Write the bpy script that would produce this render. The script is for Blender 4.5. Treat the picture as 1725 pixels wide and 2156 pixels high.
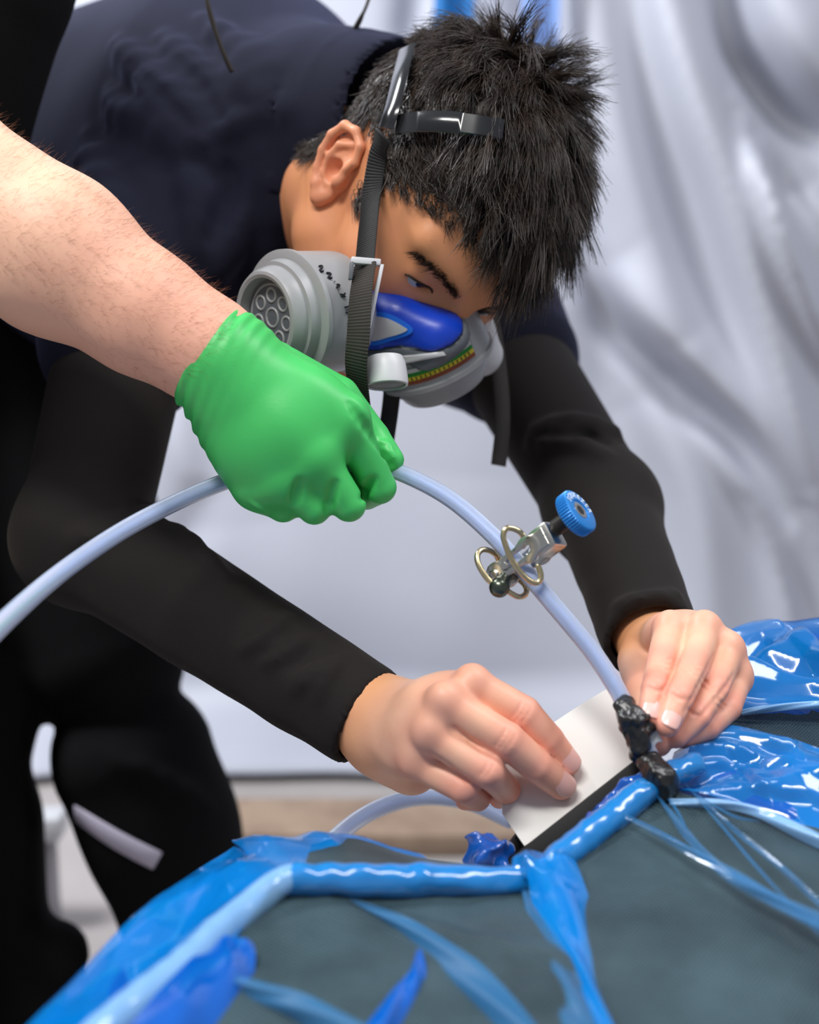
import bpy, bmesh, math, random
import numpy as np
from mathutils import Vector, Matrix

for _o in list(bpy.data.objects):
    bpy.data.objects.remove(_o, do_unlink=True)
scene = bpy.context.scene
COL = scene.collection

# ------------------------------------------------------------------ camera, world, lamps, exposure
CAM_H, PITCH, FPX = 0.95, math.radians(12.0), 3000.0
CX, CY = 862.5, 1078.0
cam_data = bpy.data.cameras.new('camera')
cam_data.sensor_fit = 'VERTICAL'
cam_data.sensor_height = 36.0
cam_data.lens = 36.0 * FPX / 2156.0
cam_data.clip_start = 0.02
cam_data.clip_end = 60
cam_data.dof.use_dof = True
cam_data.dof.focus_distance = 0.90
cam_data.dof.aperture_fstop = 4.0
cam = bpy.data.objects.new('camera', cam_data)
COL.objects.link(cam)
cam.location = (0, 0, CAM_H)
cam.rotation_euler = (math.pi / 2 - PITCH, 0, 0)
scene.camera = cam

scene.view_settings.view_transform = 'Standard'
scene.view_settings.look = 'None'
scene.view_settings.gamma = 1.0
scene.view_settings.use_curve_mapping = False
scene.view_settings.exposure = 0.0

world = bpy.data.worlds.new('workshop_air')
scene.world = world
world.use_nodes = True
_bg = world.node_tree.nodes['Background']
_bg.inputs['Color'].default_value = (0.80, 0.87, 1.0, 1)
_bg.inputs['Strength'].default_value = 0.34


def lamp(name, loc, target, sx, sy, watts, col):
    l = bpy.data.lights.new(name, 'AREA')
    l.shape = 'RECTANGLE'
    l.size, l.size_y = sx, sy
    l.energy = watts
    l.color = col
    o = bpy.data.objects.new(name, l)
    COL.objects.link(o)
    o.location = loc
    d = Vector(target) - Vector(loc)
    o.rotation_euler = d.to_track_quat('-Z', 'Y').to_euler()
    return o


# rows of ceiling tubes of the workshop
lamp('ceiling_lamp_near', (-0.55, -0.15, 2.75), (0.05, 0.85, 0.7), 1.2, 0.3, 46, (1.0, 0.975, 0.94))
lamp('ceiling_lamp_side', (1.3, 0.75, 2.7), (0.1, 1.0, 0.7), 0.4, 1.5, 30, (0.98, 0.97, 1.0))
lamp('ceiling_lamp_far', (-1.25, 1.45, 2.3), (0.1, 2.4, 0.7), 0.3, 1.0, 64, (0.95, 0.97, 1.0))

# ------------------------------------------------------------------ toolkit
CAM_O = np.array([0, 0, CAM_H])
AX_R = np.array([1.0, 0, 0])
AX_F = np.array([0, math.cos(PITCH), -math.sin(PITCH)])
AX_D = -np.array([0, math.sin(PITCH), math.cos(PITCH)])


def A(*v):
    return np.array(v, float)


def P(x, y, d):
    """world point that the photograph shows at pixel x, y at distance d along the lens axis"""
    return CAM_O + AX_R * ((x - CX) * d / FPX) + AX_D * ((y - CY) * d / FPX) + AX_F * d


def PP(pts):
    return [P(*p) for p in pts]


def cv(x, y, z):
    """direction in lens axes (right, down, away) to world"""
    return AX_R * x + AX_D * y + AX_F * z


def unit(v):
    v = np.asarray(v, float)
    return v / (np.linalg.norm(v) + 1e-12)


def depth_of(p):
    return float((np.asarray(p) - CAM_O) @ AX_F)


def sRGB(r, g, b):
    f = lambda c: c / 12.92 if c <= 0.04045 else ((c + 0.055) / 1.055) ** 2.4
    return (f(r / 255), f(g / 255), f(b / 255), 1.0)


def clip01(x):
    return np.clip(x, 0, 1)


def sstep(a, b, x):
    t = clip01((x - a) / (b - a))
    return t * t * (3 - 2 * t)


# ---- signed-distance primitives; each returns (function(x,y,z), lo, hi)
def rc(a, b, ra, rb, flat=None):
    a = np.asarray(a, float); b = np.asarray(b, float)
    ba = b - a
    L2 = float(ba @ ba) + 1e-12
    m = max(ra, rb)
    if flat is not None:
        n, s = unit(flat[0]), flat[1]

    def f(x, y, z):
        px, py, pz = x - a[0], y - a[1], z - a[2]
        h = clip01((px * ba[0] + py * ba[1] + pz * ba[2]) / L2)
        qx, qy, qz = px - h * ba[0], py - h * ba[1], pz - h * ba[2]
        d2 = qx * qx + qy * qy + qz * qz
        if flat is not None:
            dn = qx * n[0] + qy * n[1] + qz * n[2]
            d2 = d2 + dn * dn * (1 / (s * s) - 1)
            return (np.sqrt(d2) - (ra + (rb - ra) * h)) * (0.5 + 0.5 * s)
        return np.sqrt(d2) - (ra + (rb - ra) * h)
    return f, np.minimum(a, b) - m, np.maximum(a, b) + m


def ell(c, R, rad):
    c = np.asarray(c, float)
    R = np.array([unit(v) for v in R])
    rad = np.asarray(rad, float)
    ext = np.sqrt(((R * rad[:, None]) ** 2).sum(0))

    def f(x, y, z):
        px, py, pz = x - c[0], y - c[1], z - c[2]
        k0 = 0; k1 = 0
        for i in range(3):
            q = (px * R[i, 0] + py * R[i, 1] + pz * R[i, 2]) / rad[i]
            k0 = k0 + q * q
            q = q / rad[i]
            k1 = k1 + q * q
        k0 = np.sqrt(k0); k1 = np.sqrt(k1)
        return k0 * (k0 - 1) / (k1 + 1e-9)
    return f, c - ext, c + ext


def box(c, R, half, r=0.0):
    c = np.asarray(c, float)
    R = np.array([unit(v) for v in R])
    half = np.asarray(half, float)
    ext = np.abs(R * half[:, None]).sum(0)

    def f(x, y, z):
        px, py, pz = x - c[0], y - c[1], z - c[2]
        s = 0; m = None
        for i in range(3):
            q = np.abs(px * R[i, 0] + py * R[i, 1] + pz * R[i, 2]) - (half[i] - r)
            s = s + np.maximum(q, 0) ** 2
            m = q if m is None else np.maximum(m, q)
        return np.sqrt(s) + np.minimum(m, 0) - r
    return f, c - ext, c + ext


def cyl(a, b, ra, rb=None, rnd=0.002):
    a = np.asarray(a, float); b = np.asarray(b, float)
    rb = ra if rb is None else rb
    L = np.linalg.norm(b - a)
    n = (b - a) / L
    m = max(ra, rb)

    def f(x, y, z):
        px, py, pz = x - a[0], y - a[1], z - a[2]
        t = px * n[0] + py * n[1] + pz * n[2]
        rad = np.sqrt(np.maximum(px * px + py * py + pz * pz - t * t, 0))
        w = clip01(t / L)
        qx = rad - (ra + (rb - ra) * w) + rnd
        qy = np.abs(t - L / 2) - L / 2 + rnd
        return np.sqrt(np.maximum(qx, 0) ** 2 + np.maximum(qy, 0) ** 2) + np.minimum(np.maximum(qx, qy), 0) - rnd
    return f, np.minimum(a, b) - m, np.maximum(a, b) + m


def tor(c, n, R, r):
    c = np.asarray(c, float); n = unit(n)

    def f(x, y, z):
        px, py, pz = x - c[0], y - c[1], z - c[2]
        t = px * n[0] + py * n[1] + pz * n[2]
        rad = np.sqrt(np.maximum(px * px + py * py + pz * pz - t * t, 0)) - R
        return np.sqrt(rad * rad + t * t) - r
    return f, c - R - r, c + R + r


def smin(a, b, k):
    if k <= 1e-6:
        return np.minimum(a, b)
    h = np.maximum(k - np.abs(a - b), 0) / k
    return np.minimum(a, b) - h * h * k * 0.25


class Field:
    """a soft solid: rounded primitives melted together, turned into one closed mesh"""

    def __init__(self, k=0.01):
        self.k = k
        self.ops = []

    def add(self, prim, k=None, op='u'):
        self.ops.append((prim[0], np.asarray(prim[1]), np.asarray(prim[2]), self.k if k is None else k, op))
        return self

    def sub(self, prim, k=0.004):
        return self.add(prim, k, 's')

    def chain(self, pts, rads, k=None, flat=None):
        for i in range(len(pts) - 1):
            self.add(rc(pts[i], pts[i + 1], rads[i], rads[i + 1], flat), k if i else None)
        return self

    def disp(self, fn, lo, hi):
        self.ops.append((fn, np.asarray(lo), np.asarray(hi), 0.0, 'd'))
        return self

    def _apply(self, V, op, x, y, z):
        f, lo, hi, k, kind = op
        if kind == 'u':
            return smin(V, f(x, y, z), k)
        if kind == 's':
            return -smin(-V, f(x, y, z), k)
        if kind == 'i':
            return -smin(-V, -f(x, y, z), k)
        return V + f(x, y, z)

    def eval(self, p):
        p = np.asarray(p, float)
        V = np.full(p.shape[:-1], 1.0)
        for op in self.ops:
            V = self._apply(V, op, p[..., 0], p[..., 1], p[..., 2])
        return V

    def grad(self, p, h=0.0015):
        p = np.asarray(p, float)
        g = np.stack([self.eval(p + h * np.eye(3)[i]) - self.eval(p - h * np.eye(3)[i]) for i in range(3)], -1)
        return g / (np.linalg.norm(g, axis=-1, keepdims=True) + 1e-9)

    def hit(self, px, d0=0.7, d1=2.4):
        """where the lines of sight through pixels first meet the surface (world points)"""
        px = np.asarray(px, float)
        dirs = (AX_R * ((px[:, 0:1] - CX) / FPX) + AX_D * ((px[:, 1:2] - CY) / FPX) + AX_F)
        t = np.full(len(px), d0)
        for _ in range(64):
            t = t + np.clip(self.eval(CAM_O + dirs * t[:, None]) * 0.7, -0.01, 0.2)
            t = np.minimum(t, d1)
        return CAM_O + dirs * t[:, None], t

    def ridge(self, px, r, sink=0.0, k=None, sub=False):
        """a fold (or crease) along a line drawn on the surface"""
        if len(px) > 2:
            px = catmull([np.array([a, b, 0.]) for a, b in px], 2)[:, :2]
        pts, t = self.hit(px)
        ray = pts - CAM_O
        ray = ray / np.linalg.norm(ray, axis=1)[:, None]
        ok = np.abs(self.eval(pts)) < .004
        pts = (pts + ray * sink)[ok]
        n = len(pts)
        pend = []
        for i in range(n - 1):
            wa = math.sin(math.pi * (i + 0.35) / (n - 0.3)) ** 0.6
            wb = math.sin(math.pi * (i + 1.35) / (n + 0.7)) ** 0.6
            pend.append(rc(pts[i], pts[i + 1], r * max(wa, .3), r * max(wb, .3)))
        for q in pend:
            if sub:
                self.sub(q, r if k is None else k)
            else:
                self.add(q, r * 1.6 if k is None else k)

    def grid(self, vox):
        us = [o for o in self.ops if o[4] == 'u']
        lo = np.min([o[1] for o in us], 0) - 3 * vox
        hi = np.max([o[2] for o in us], 0) + 3 * vox
        n = np.ceil((hi - lo) / vox).astype(int) + 1
        V = np.full(n, 0.5, np.float32)
        ax = [(lo[i] + vox * np.arange(n[i])).astype(np.float32) for i in range(3)]
        for op in self.ops:
            m = op[3] + 3 * vox
            if op[4] == 'i':
                V = self._apply(V, op, ax[0][:, None, None], ax[1][None, :, None], ax[2][None, None, :]).astype(np.float32)
                continue
            i0 = np.clip(np.floor((op[1] - m - lo) / vox).astype(int), 0, n)
            i1 = np.clip(np.ceil((op[2] + m - lo) / vox).astype(int) + 1, 0, n)
            if (i1 <= i0).any():
                continue
            s = tuple(slice(i0[i], i1[i]) for i in range(3))
            V[s] = self._apply(V[s], op, ax[0][s[0]][:, None, None], ax[1][s[1]][None, :, None], ax[2][s[2]][None, None, :])
        return V, lo

    def surf(self, vox, smooth=1):
        V, lo = self.grid(vox)
        return nets(V, lo, vox, smooth)


def nets(V, lo, vox, smooth=1):
    n = V.shape
    S = V < 0
    c = np.zeros(tuple(m - 1 for m in n), np.uint8)
    for i in (0, 1):
        for j in (0, 1):
            for k in (0, 1):
                c += S[i:n[0] - 1 + i, j:n[1] - 1 + j, k:n[2] - 1 + k]
    act = (c > 0) & (c < 8)
    idx = np.argwhere(act)
    cid = np.full(act.shape, -1, np.int32)
    cid[act] = np.arange(len(idx))
    corner = {}
    for i in (0, 1):
        for j in (0, 1):
            for k in (0, 1):
                corner[(i, j, k)] = V[idx[:, 0] + i, idx[:, 1] + j, idx[:, 2] + k].astype(float)
    acc = np.zeros((len(idx), 3)); cnt = np.zeros(len(idx))
    ks = list(corner)
    for a in ks:
        for b in ks:
            if sum(b) - sum(a) == 1 and all(b[i] >= a[i] for i in range(3)):
                va, vb = corner[a], corner[b]
                m = (va < 0) != (vb < 0)
                t = np.where(m, va / np.where(m, va - vb, 1), 0)
                pa, pb = np.array(a, float), np.array(b, float)
                acc += np.where(m[:, None], pa + t[:, None] * (pb - pa), 0)
                cnt += m
    verts = lo + vox * (idx + acc / cnt[:, None])
    quads = []
    for axis in range(3):
        a1, a2 = (axis + 1) % 3, (axis + 2) % 3
        s0 = [slice(None)] * 3; s1 = [slice(None)] * 3
        s0[axis] = slice(0, n[axis] - 1); s1[axis] = slice(1, n[axis])
        A0, A1 = S[tuple(s0)], S[tuple(s1)]
        e = np.argwhere(A0 != A1)
        e = e[(e[:, a1] > 0) & (e[:, a2] > 0) & (e[:, a1] < n[a1] - 1) & (e[:, a2] < n[a2] - 1)]
        inside = A0[e[:, 0], e[:, 1], e[:, 2]]
        q = []
        for (da, db) in ((-1, -1), (0, -1), (0, 0), (-1, 0)):
            g = e.copy(); g[:, a1] += da; g[:, a2] += db
            q.append(cid[g[:, 0], g[:, 1], g[:, 2]])
        q = np.stack(q, 1)
        q[~inside] = q[~inside][:, ::-1]
        quads.append(q)
    quads = np.concatenate(quads)
    quads = quads[(quads >= 0).all(1)]
    for _ in range(smooth):
        s = np.zeros_like(verts); w = np.zeros(len(verts))
        for a, b in ((0, 1), (1, 2), (2, 3), (3, 0)):
            for u, v in ((a, b), (b, a)):
                for q in range(3):
                    s[:, q] += np.bincount(quads[:, u], verts[quads[:, v], q], len(verts))
                w += np.bincount(quads[:, u], minlength=len(verts))
        verts = 0.5 * verts + 0.5 * s / np.maximum(w, 1)[:, None]
    return verts, quads


def join_surfs(lst):
    vs, qs, o = [], [], 0
    for v, q in lst:
        vs.append(v); qs.append(q + o); o += len(v)
    return np.concatenate(vs), np.concatenate(qs)


def mesh_obj(name, verts, faces, mat, parent=None, smooth=True, col=None):
    verts = np.asarray(verts, np.float32)
    me = bpy.data.meshes.new(name)
    if isinstance(faces, np.ndarray):
        k = faces.shape[1]
        me.vertices.add(len(verts)); me.vertices.foreach_set('co', verts.ravel())
        me.loops.add(faces.size); me.loops.foreach_set('vertex_index', faces.ravel().astype(np.int32))
        me.polygons.add(len(faces))
        me.polygons.foreach_set('loop_start', np.arange(0, faces.size, k, dtype=np.int32))
        me.polygons.foreach_set('loop_total', np.full(len(faces), k, np.int32))
        me.update(calc_edges=True)
    else:
        me.from_pydata([tuple(v) for v in verts], [], [tuple(f) for f in faces])
        me.update()
    if smooth:
        me.polygons.foreach_set('use_smooth', np.ones(len(me.polygons), bool))
    if col is not None:
        ca = me.color_attributes.new('Col', 'FLOAT_COLOR', 'POINT')
        c4 = np.ones((len(verts), 4), np.float32); c4[:, :3] = col
        ca.data.foreach_set('color', c4.ravel())
    if mat is not None:
        me.materials.append(mat)
    o = bpy.data.objects.new(name, me)
    COL.objects.link(o)
    if parent is not None:
        o.parent = parent
        o.matrix_parent_inverse = parent.matrix_basis.inverted()
    return o


def thing(name, label, cat, loc, group=None):
    o = bpy.data.objects.new(name, None)
    COL.objects.link(o)
    o.empty_display_size = 0.05
    o.location = tuple(loc)
    return tag(o, label, cat, group)


def tag(o, label=None, cat=None, group=None, kind=None):
    if label: o['label'] = label
    if cat: o['category'] = cat
    if group: o['group'] = group
    if kind: o['kind'] = kind
    return o


def catmull(pts, n):
    pts = [np.asarray(p, float) for p in pts]
    pts = [2 * pts[0] - pts[1]] + pts + [2 * pts[-1] - pts[-2]]
    out = []
    for i in range(1, len(pts) - 2):
        p0, p1, p2, p3 = pts[i - 1:i + 3]
        for j in range(n):
            t = j / n
            out.append(0.5 * ((2 * p1) + (-p0 + p2) * t + (2 * p0 - 5 * p1 + 4 * p2 - p3) * t * t + (-p0 + 3 * p1 - 3 * p2 + p3) * t ** 3))
    out.append(pts[-2])
    return np.array(out)


def frames(path, up):
    """tangent, side, normal along a path; the side keeps close to up x tangent"""
    T = np.gradient(path, axis=0)
    T /= np.linalg.norm(T, axis=1)[:, None] + 1e-12
    up = np.asarray(up, float)
    if up.ndim == 1:
        up = np.repeat(up[None], len(path), 0)
    N = up - (up * T).sum(1)[:, None] * T
    N /= np.linalg.norm(N, axis=1)[:, None] + 1e-12
    return T, np.cross(T, N), N


def tube(path, r, seg=14, up=(0.13, 0.2, 1), caps=True, prof=None):
    """swept tube; r a number or one per point"""
    path = np.asarray(path, float)
    n = len(path)
    r = np.broadcast_to(np.asarray(r, float), (n,))
    T, Sd, N = frames(path, up)
    a = np.arange(seg) * 2 * np.pi / seg
    ca, sa = np.cos(a), np.sin(a)
    if prof is not None:
        ca, sa = ca * prof[0], sa * prof[1]
    V = (path[:, None] + r[:, None, None] * (ca[None, :, None] * Sd[:, None] + sa[None, :, None] * N[:, None])).reshape(-1, 3)
    f = []
    for i in range(n - 1):
        for j in range(seg):
            k = (j + 1) % seg
            f.append((i * seg + j, i * seg + k, (i + 1) * seg + k, (i + 1) * seg + j))
    if caps:
        f.append(tuple(range(seg))[::-1]); f.append(tuple((n - 1) * seg + j for j in range(seg)))
    return V, f


def ribbon(path, nor, w, th):
    """flat strap with thickness: path points, surface normals, width, thickness"""
    path = np.asarray(path, float)
    n = len(path)
    w = np.broadcast_to(np.asarray(w, float), (n,))
    T, Sd, N = frames(path, nor)
    c = [(-.5, 0), (-.46, .5), (.46, .5), (.5, 0), (.46, -.5), (-.46, -.5)]
    V = np.stack([path + Sd * (a * w)[:, None] + N * (b * th) for a, b in c], 1).reshape(-1, 3)
    m = len(c); f = []
    for i in range(n - 1):
        for j in range(m):
            k = (j + 1) % m
            f.append((i * m + j, i * m + k, (i + 1) * m + k, (i + 1) * m + j))
    f.append(tuple(range(m))[::-1]); f.append(tuple((n - 1) * m + j for j in range(m)))
    return V, f


def lathe(a, n, prof, seg=48):
    """solid of revolution about the axis n from point a; prof = [(t along axis, radius)]"""
    n = unit(n)
    u = unit(np.cross(n, A(.3, .2, .9))); v = np.cross(n, u)
    V, F = [], []
    for t, r in prof:
        for j in range(seg):
            an = 2 * math.pi * j / seg
            V.append(a + n * t + (u * math.cos(an) + v * math.sin(an)) * max(r, 1e-5))
    for i in range(len(prof) - 1):
        for j in range(seg):
            k = (j + 1) % seg
            F.append((i * seg + j, i * seg + k, (i + 1) * seg + k, (i + 1) * seg + j))
    F.append(tuple(range(seg))[::-1]); F.append(tuple((len(prof) - 1) * seg + j for j in range(seg)))
    return np.array(V), F


def sharp(o, ang=35):
    me = o.data
    me.polygons.foreach_set('use_smooth', np.ones(len(me.polygons), bool))
    try:
        me.set_sharp_from_angle(angle=math.radians(ang))
    except Exception:
        pass
    return o


_rng = np.random.default_rng(7)


def vnoise(x, y, z, s, seed=0):
    """cheap smooth 3-D noise: a sum of rotated sines, about -1..1"""
    r = np.random.default_rng(seed)
    out = 0
    for _ in range(5):
        k = r.normal(size=3); k = k / np.linalg.norm(k) * s * r.uniform(.6, 1.6)
        out = out + np.sin(x * k[0] + y * k[1] + z * k[2] + r.uniform(0, 6.28))
    return out / 3.2


# ------------------------------------------------------------------ materials
def mat(name, base, rough=0.5, spec=0.5, metal=0.0, bump=None, var=None, alpha=None, trans=None, coat=None,
        sss=None, attr=False, sheen=None, ior=None, wave=None):
    """principled material; bump=(scale, strength, distance), var=(scale, colour2, amount)"""
    m = bpy.data.materials.new(name)
    m.use_nodes = True
    nt = m.node_tree
    b = nt.nodes['Principled BSDF']
    b.inputs['Base Color'].default_value = base
    b.inputs['Roughness'].default_value = rough
    b.inputs['Specular IOR Level'].default_value = spec
    b.inputs['Metallic'].default_value = metal
    tc = nt.nodes.new('ShaderNodeTexCoord')
    cur = None
    if attr:
        at = nt.nodes.new('ShaderNodeAttribute'); at.attribute_name = 'Col'
        cur = at.outputs['Color']
        nt.links.new(cur, b.inputs['Base Color'])
    if var:
        no = nt.nodes.new('ShaderNodeTexNoise')
        no.inputs['Scale'].default_value = var[0]; no.inputs['Detail'].default_value = 4
        nt.links.new(tc.outputs['Object'], no.inputs['Vector'])
        rp = nt.nodes.new('ShaderNodeMapRange')
        rp.inputs['From Min'].default_value = .35; rp.inputs['From Max'].default_value = .65
        rp.inputs['To Max'].default_value = var[2]
        nt.links.new(no.outputs['Fac'], rp.inputs['Value'])
        mx = nt.nodes.new('ShaderNodeMix'); mx.data_type = 'RGBA'
        nt.links.new(rp.outputs['Result'], mx.inputs['Factor'])
        if cur: nt.links.new(cur, mx.inputs['A'])
        else: mx.inputs['A'].default_value = base
        mx.inputs['B'].default_value = var[1]
        nt.links.new(mx.outputs['Result'], b.inputs['Base Color'])
    if bump or wave:
        bp = nt.nodes.new('ShaderNodeBump')
        if bump:
            no = nt.nodes.new('ShaderNodeTexNoise')
            no.inputs['Scale'].default_value = bump[0]; no.inputs['Detail'].default_value = 3
            nt.links.new(tc.outputs['Object'], no.inputs['Vector'])
            nt.links.new(no.outputs['Fac'], bp.inputs['Height'])
            bp.inputs['Strength'].default_value = bump[1]; bp.inputs['Distance'].default_value = bump[2]
        else:
            wv = nt.nodes.new('ShaderNodeTexWave'); wv.bands_direction = wave[0]
            wv.inputs['Scale'].default_value = wave[1]
            nt.links.new(tc.outputs['Object'], wv.inputs['Vector'])
            nt.links.new(wv.outputs['Fac'], bp.inputs['Height'])
            bp.inputs['Strength'].default_value = wave[2]; bp.inputs['Distance'].default_value = wave[3]
        nt.links.new(bp.outputs['Normal'], b.inputs['Normal'])
    if alpha is not None: b.inputs['Alpha'].default_value = alpha
    if trans is not None: b.inputs['Transmission Weight'].default_value = trans
    if ior: b.inputs['IOR'].default_value = ior
    if coat:
        b.inputs['Coat Weight'].default_value = coat[0]; b.inputs['Coat Roughness'].default_value = coat[1]
    if sheen:
        b.inputs['Sheen Weight'].default_value = sheen[0]; b.inputs['Sheen Roughness'].default_value = 0.5
        b.inputs['Sheen Tint'].default_value = sheen[1]
    if sss:
        b.inputs['Subsurface Weight'].default_value = sss[0]
        b.inputs['Subsurface Radius'].default_value = (1.0, 0.35, 0.2)
        b.inputs['Subsurface Scale'].default_value = sss[1]
    return m


M = {}
M['skin'] = mat('skin', sRGB(226, 160, 122), 0.45, 0.4, attr=True, bump=(900, 0.10, 0.0005), sss=(0.06, 0.004), var=(60, sRGB(214, 140, 112), 0.22))
M['skin_pale'] = mat('skin_pale', sRGB(238, 192, 165), 0.5, 0.35, attr=True, bump=(700, 0.12, 0.0005), sss=(0.12, 0.006), var=(38, sRGB(226, 160, 140), 0.30))
M['navy'] = mat('navy_cotton', sRGB(17, 19, 31), 0.9, 0.15, bump=(420, 0.25, 0.0008), sheen=(0.25, sRGB(120, 125, 170)), var=(9, sRGB(22, 24, 39), 0.6))
M['black_knit'] = mat('black_knit', sRGB(31, 28, 27), 0.85, 0.2, bump=(900, 0.3, 0.0006), sheen=(0.12, sRGB(150, 140, 130)))
M['black_cloth'] = mat('black_work_cloth', sRGB(15, 15, 16), 0.9, 0.15, bump=(300, 0.3, 0.001))
M['boot'] = mat('boot_leather', sRGB(30, 28, 27), 0.55, 0.4, bump=(120, 0.3, 0.001))
M['reflective'] = mat('reflective_tape', sRGB(196, 188, 206), 0.4, 0.5)
M['hair'] = mat('hair', sRGB(34, 26, 21), 0.36, 0.55, var=(70, sRGB(62, 46, 35), 0.7))
M['brow'] = mat('brow_hair', sRGB(46, 33, 26), 0.6, 0.3)
M['eye_white'] = mat('eye_white', sRGB(190, 190, 196), 0.15, 0.5)
M['iris'] = mat('iris', sRGB(32, 30, 34), 0.1, 0.6)
M['nail'] = mat('nail', sRGB(240, 188, 178), 0.3, 0.5, coat=(0.3, 0.15))
M['glove'] = mat('green_nitrile', sRGB(70, 190, 98), 0.42, 0.4, bump=(520, 0.12, 0.0005), sss=(0.05, 0.004))
M['mask_grey'] = mat('mask_grey', sRGB(150, 152, 154), 0.35, 0.45, bump=(700, 0.05, 0.0003))
M['mask_light'] = mat('mask_light_grey', sRGB(198, 199, 202), 0.4, 0.45)
M['mask_dark'] = mat('mask_dark_grey', sRGB(92, 97, 103), 0.4, 0.45)
M['mask_blue'] = mat('mask_blue_rubber', sRGB(14, 62, 190), 0.33, 0.5)
M['mask_blue_light'] = mat('mask_blue_edge', sRGB(30, 110, 225), 0.33, 0.5)
M['web'] = mat('strap_webbing', sRGB(56, 53, 50), 0.75, 0.3)
M['web_black'] = mat('strap_webbing_black', sRGB(30, 30, 31), 0.65, 0.35)
M['gloss_black'] = mat('glossy_black_strap', sRGB(28, 29, 31), 0.16, 0.6)
M['ink'] = mat('marker_ink', sRGB(25, 28, 34), 0.6, 0.3)
M['tape_black'] = mat('sealant_tape', sRGB(28, 27, 27), 0.28, 0.6, bump=(140, 0.5, 0.002))
M['paper'] = mat('paper', sRGB(226, 225, 221), 0.75, 0.25, bump=(25, 0.12, 0.003))
M['steel'] = mat('zinc_steel', sRGB(196, 192, 184), 0.28, 0.5, metal=1.0, bump=(240, 0.1, 0.0006))
M['brass_wire'] = mat('yellow_zinc_wire', sRGB(206, 190, 150), 0.25, 0.5, metal=1.0)
M['screw'] = mat('dark_screw', sRGB(46, 44, 42), 0.45, 0.5, metal=0.5)
M['knob'] = mat('blue_anodised', sRGB(36, 128, 206), 0.35, 0.5, metal=0.25)
M['white_ink'] = mat('white_print', sRGB(225, 235, 245), 0.5, 0.4)
M['white_plastic'] = mat('white_plastic', sRGB(228, 230, 232), 0.35, 0.4)
# ------------------------------------------------------------------ the setting: floor, wall, hanging tarpaulin
M['floor'] = mat('concrete_floor', sRGB(176, 170, 168), 0.6, 0.3, bump=(30, 0.2, 0.004), var=(2.2, sRGB(150, 142, 138), 0.8))
M['wall'] = mat('painted_wall', sRGB(205, 208, 216), 0.8, 0.2, bump=(40, 0.1, 0.002))
M['tarp'] = mat('silver_tarpaulin', sRGB(180, 183, 194), 0.45, 0.4, bump=(260, 0.06, 0.001), var=(2.6, sRGB(170, 173, 186), 0.6))
M['blue_sheet'] = mat('blue_sheeting', sRGB(26, 104, 170), 0.45, 0.4)
M['board'] = mat('pale_wood_board', sRGB(160, 138, 118), 0.7, 0.3, bump=(60, 0.2, 0.002), var=(14, sRGB(120, 98, 84), 0.6))
M['metal_grey'] = mat('grey_steel', sRGB(150, 150, 156), 0.4, 0.5, metal=0.6)


def plain_box(name, c, half, m, parent=None, bev=0.004, R=None):
    R = np.eye(3) if R is None else np.array([unit(v) for v in R])
    bm = bmesh.new()
    bmesh.ops.create_cube(bm, size=2.0)
    for v in bm.verts:
        q = np.array(v.co) * np.asarray(half)
        v.co = tuple(q)
    if bev:
        bmesh.ops.bevel(bm, geom=list(bm.edges), offset=min(bev, min(half) * .8), segments=2, affect='EDGES', profile=.5)
    for v in bm.verts:
        q = np.array(v.co)
        v.co = tuple(np.asarray(c) + R.T @ q)
    me = bpy.data.meshes.new(name); bm.to_mesh(me); bm.free()
    me.materials.append(m)
    o = bpy.data.objects.new(name, me); COL.objects.link(o)
    if parent is not None:
        o.parent = parent; o.matrix_parent_inverse = parent.matrix_basis.inverted()
    return sharp(o, 40)


tag(plain_box('floor', (0, 1.2, -0.05), (2.6, 2.6, 0.05), M['floor'], bev=0), kind='structure')
tag(plain_box('wall_back', (0, 2.95, 1.5), (2.6, 0.05, 1.5), M['wall'], bev=0), kind='structure')

TARP_Y = 2.42


def on_tarp(px, py):
    dr = AX_R * ((px - CX) / FPX) + AX_D * ((py - CY) / FPX) + AX_F
    t = TARP_Y / dr[1]
    p = CAM_O + dr * t
    return p[0], p[2]


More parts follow.
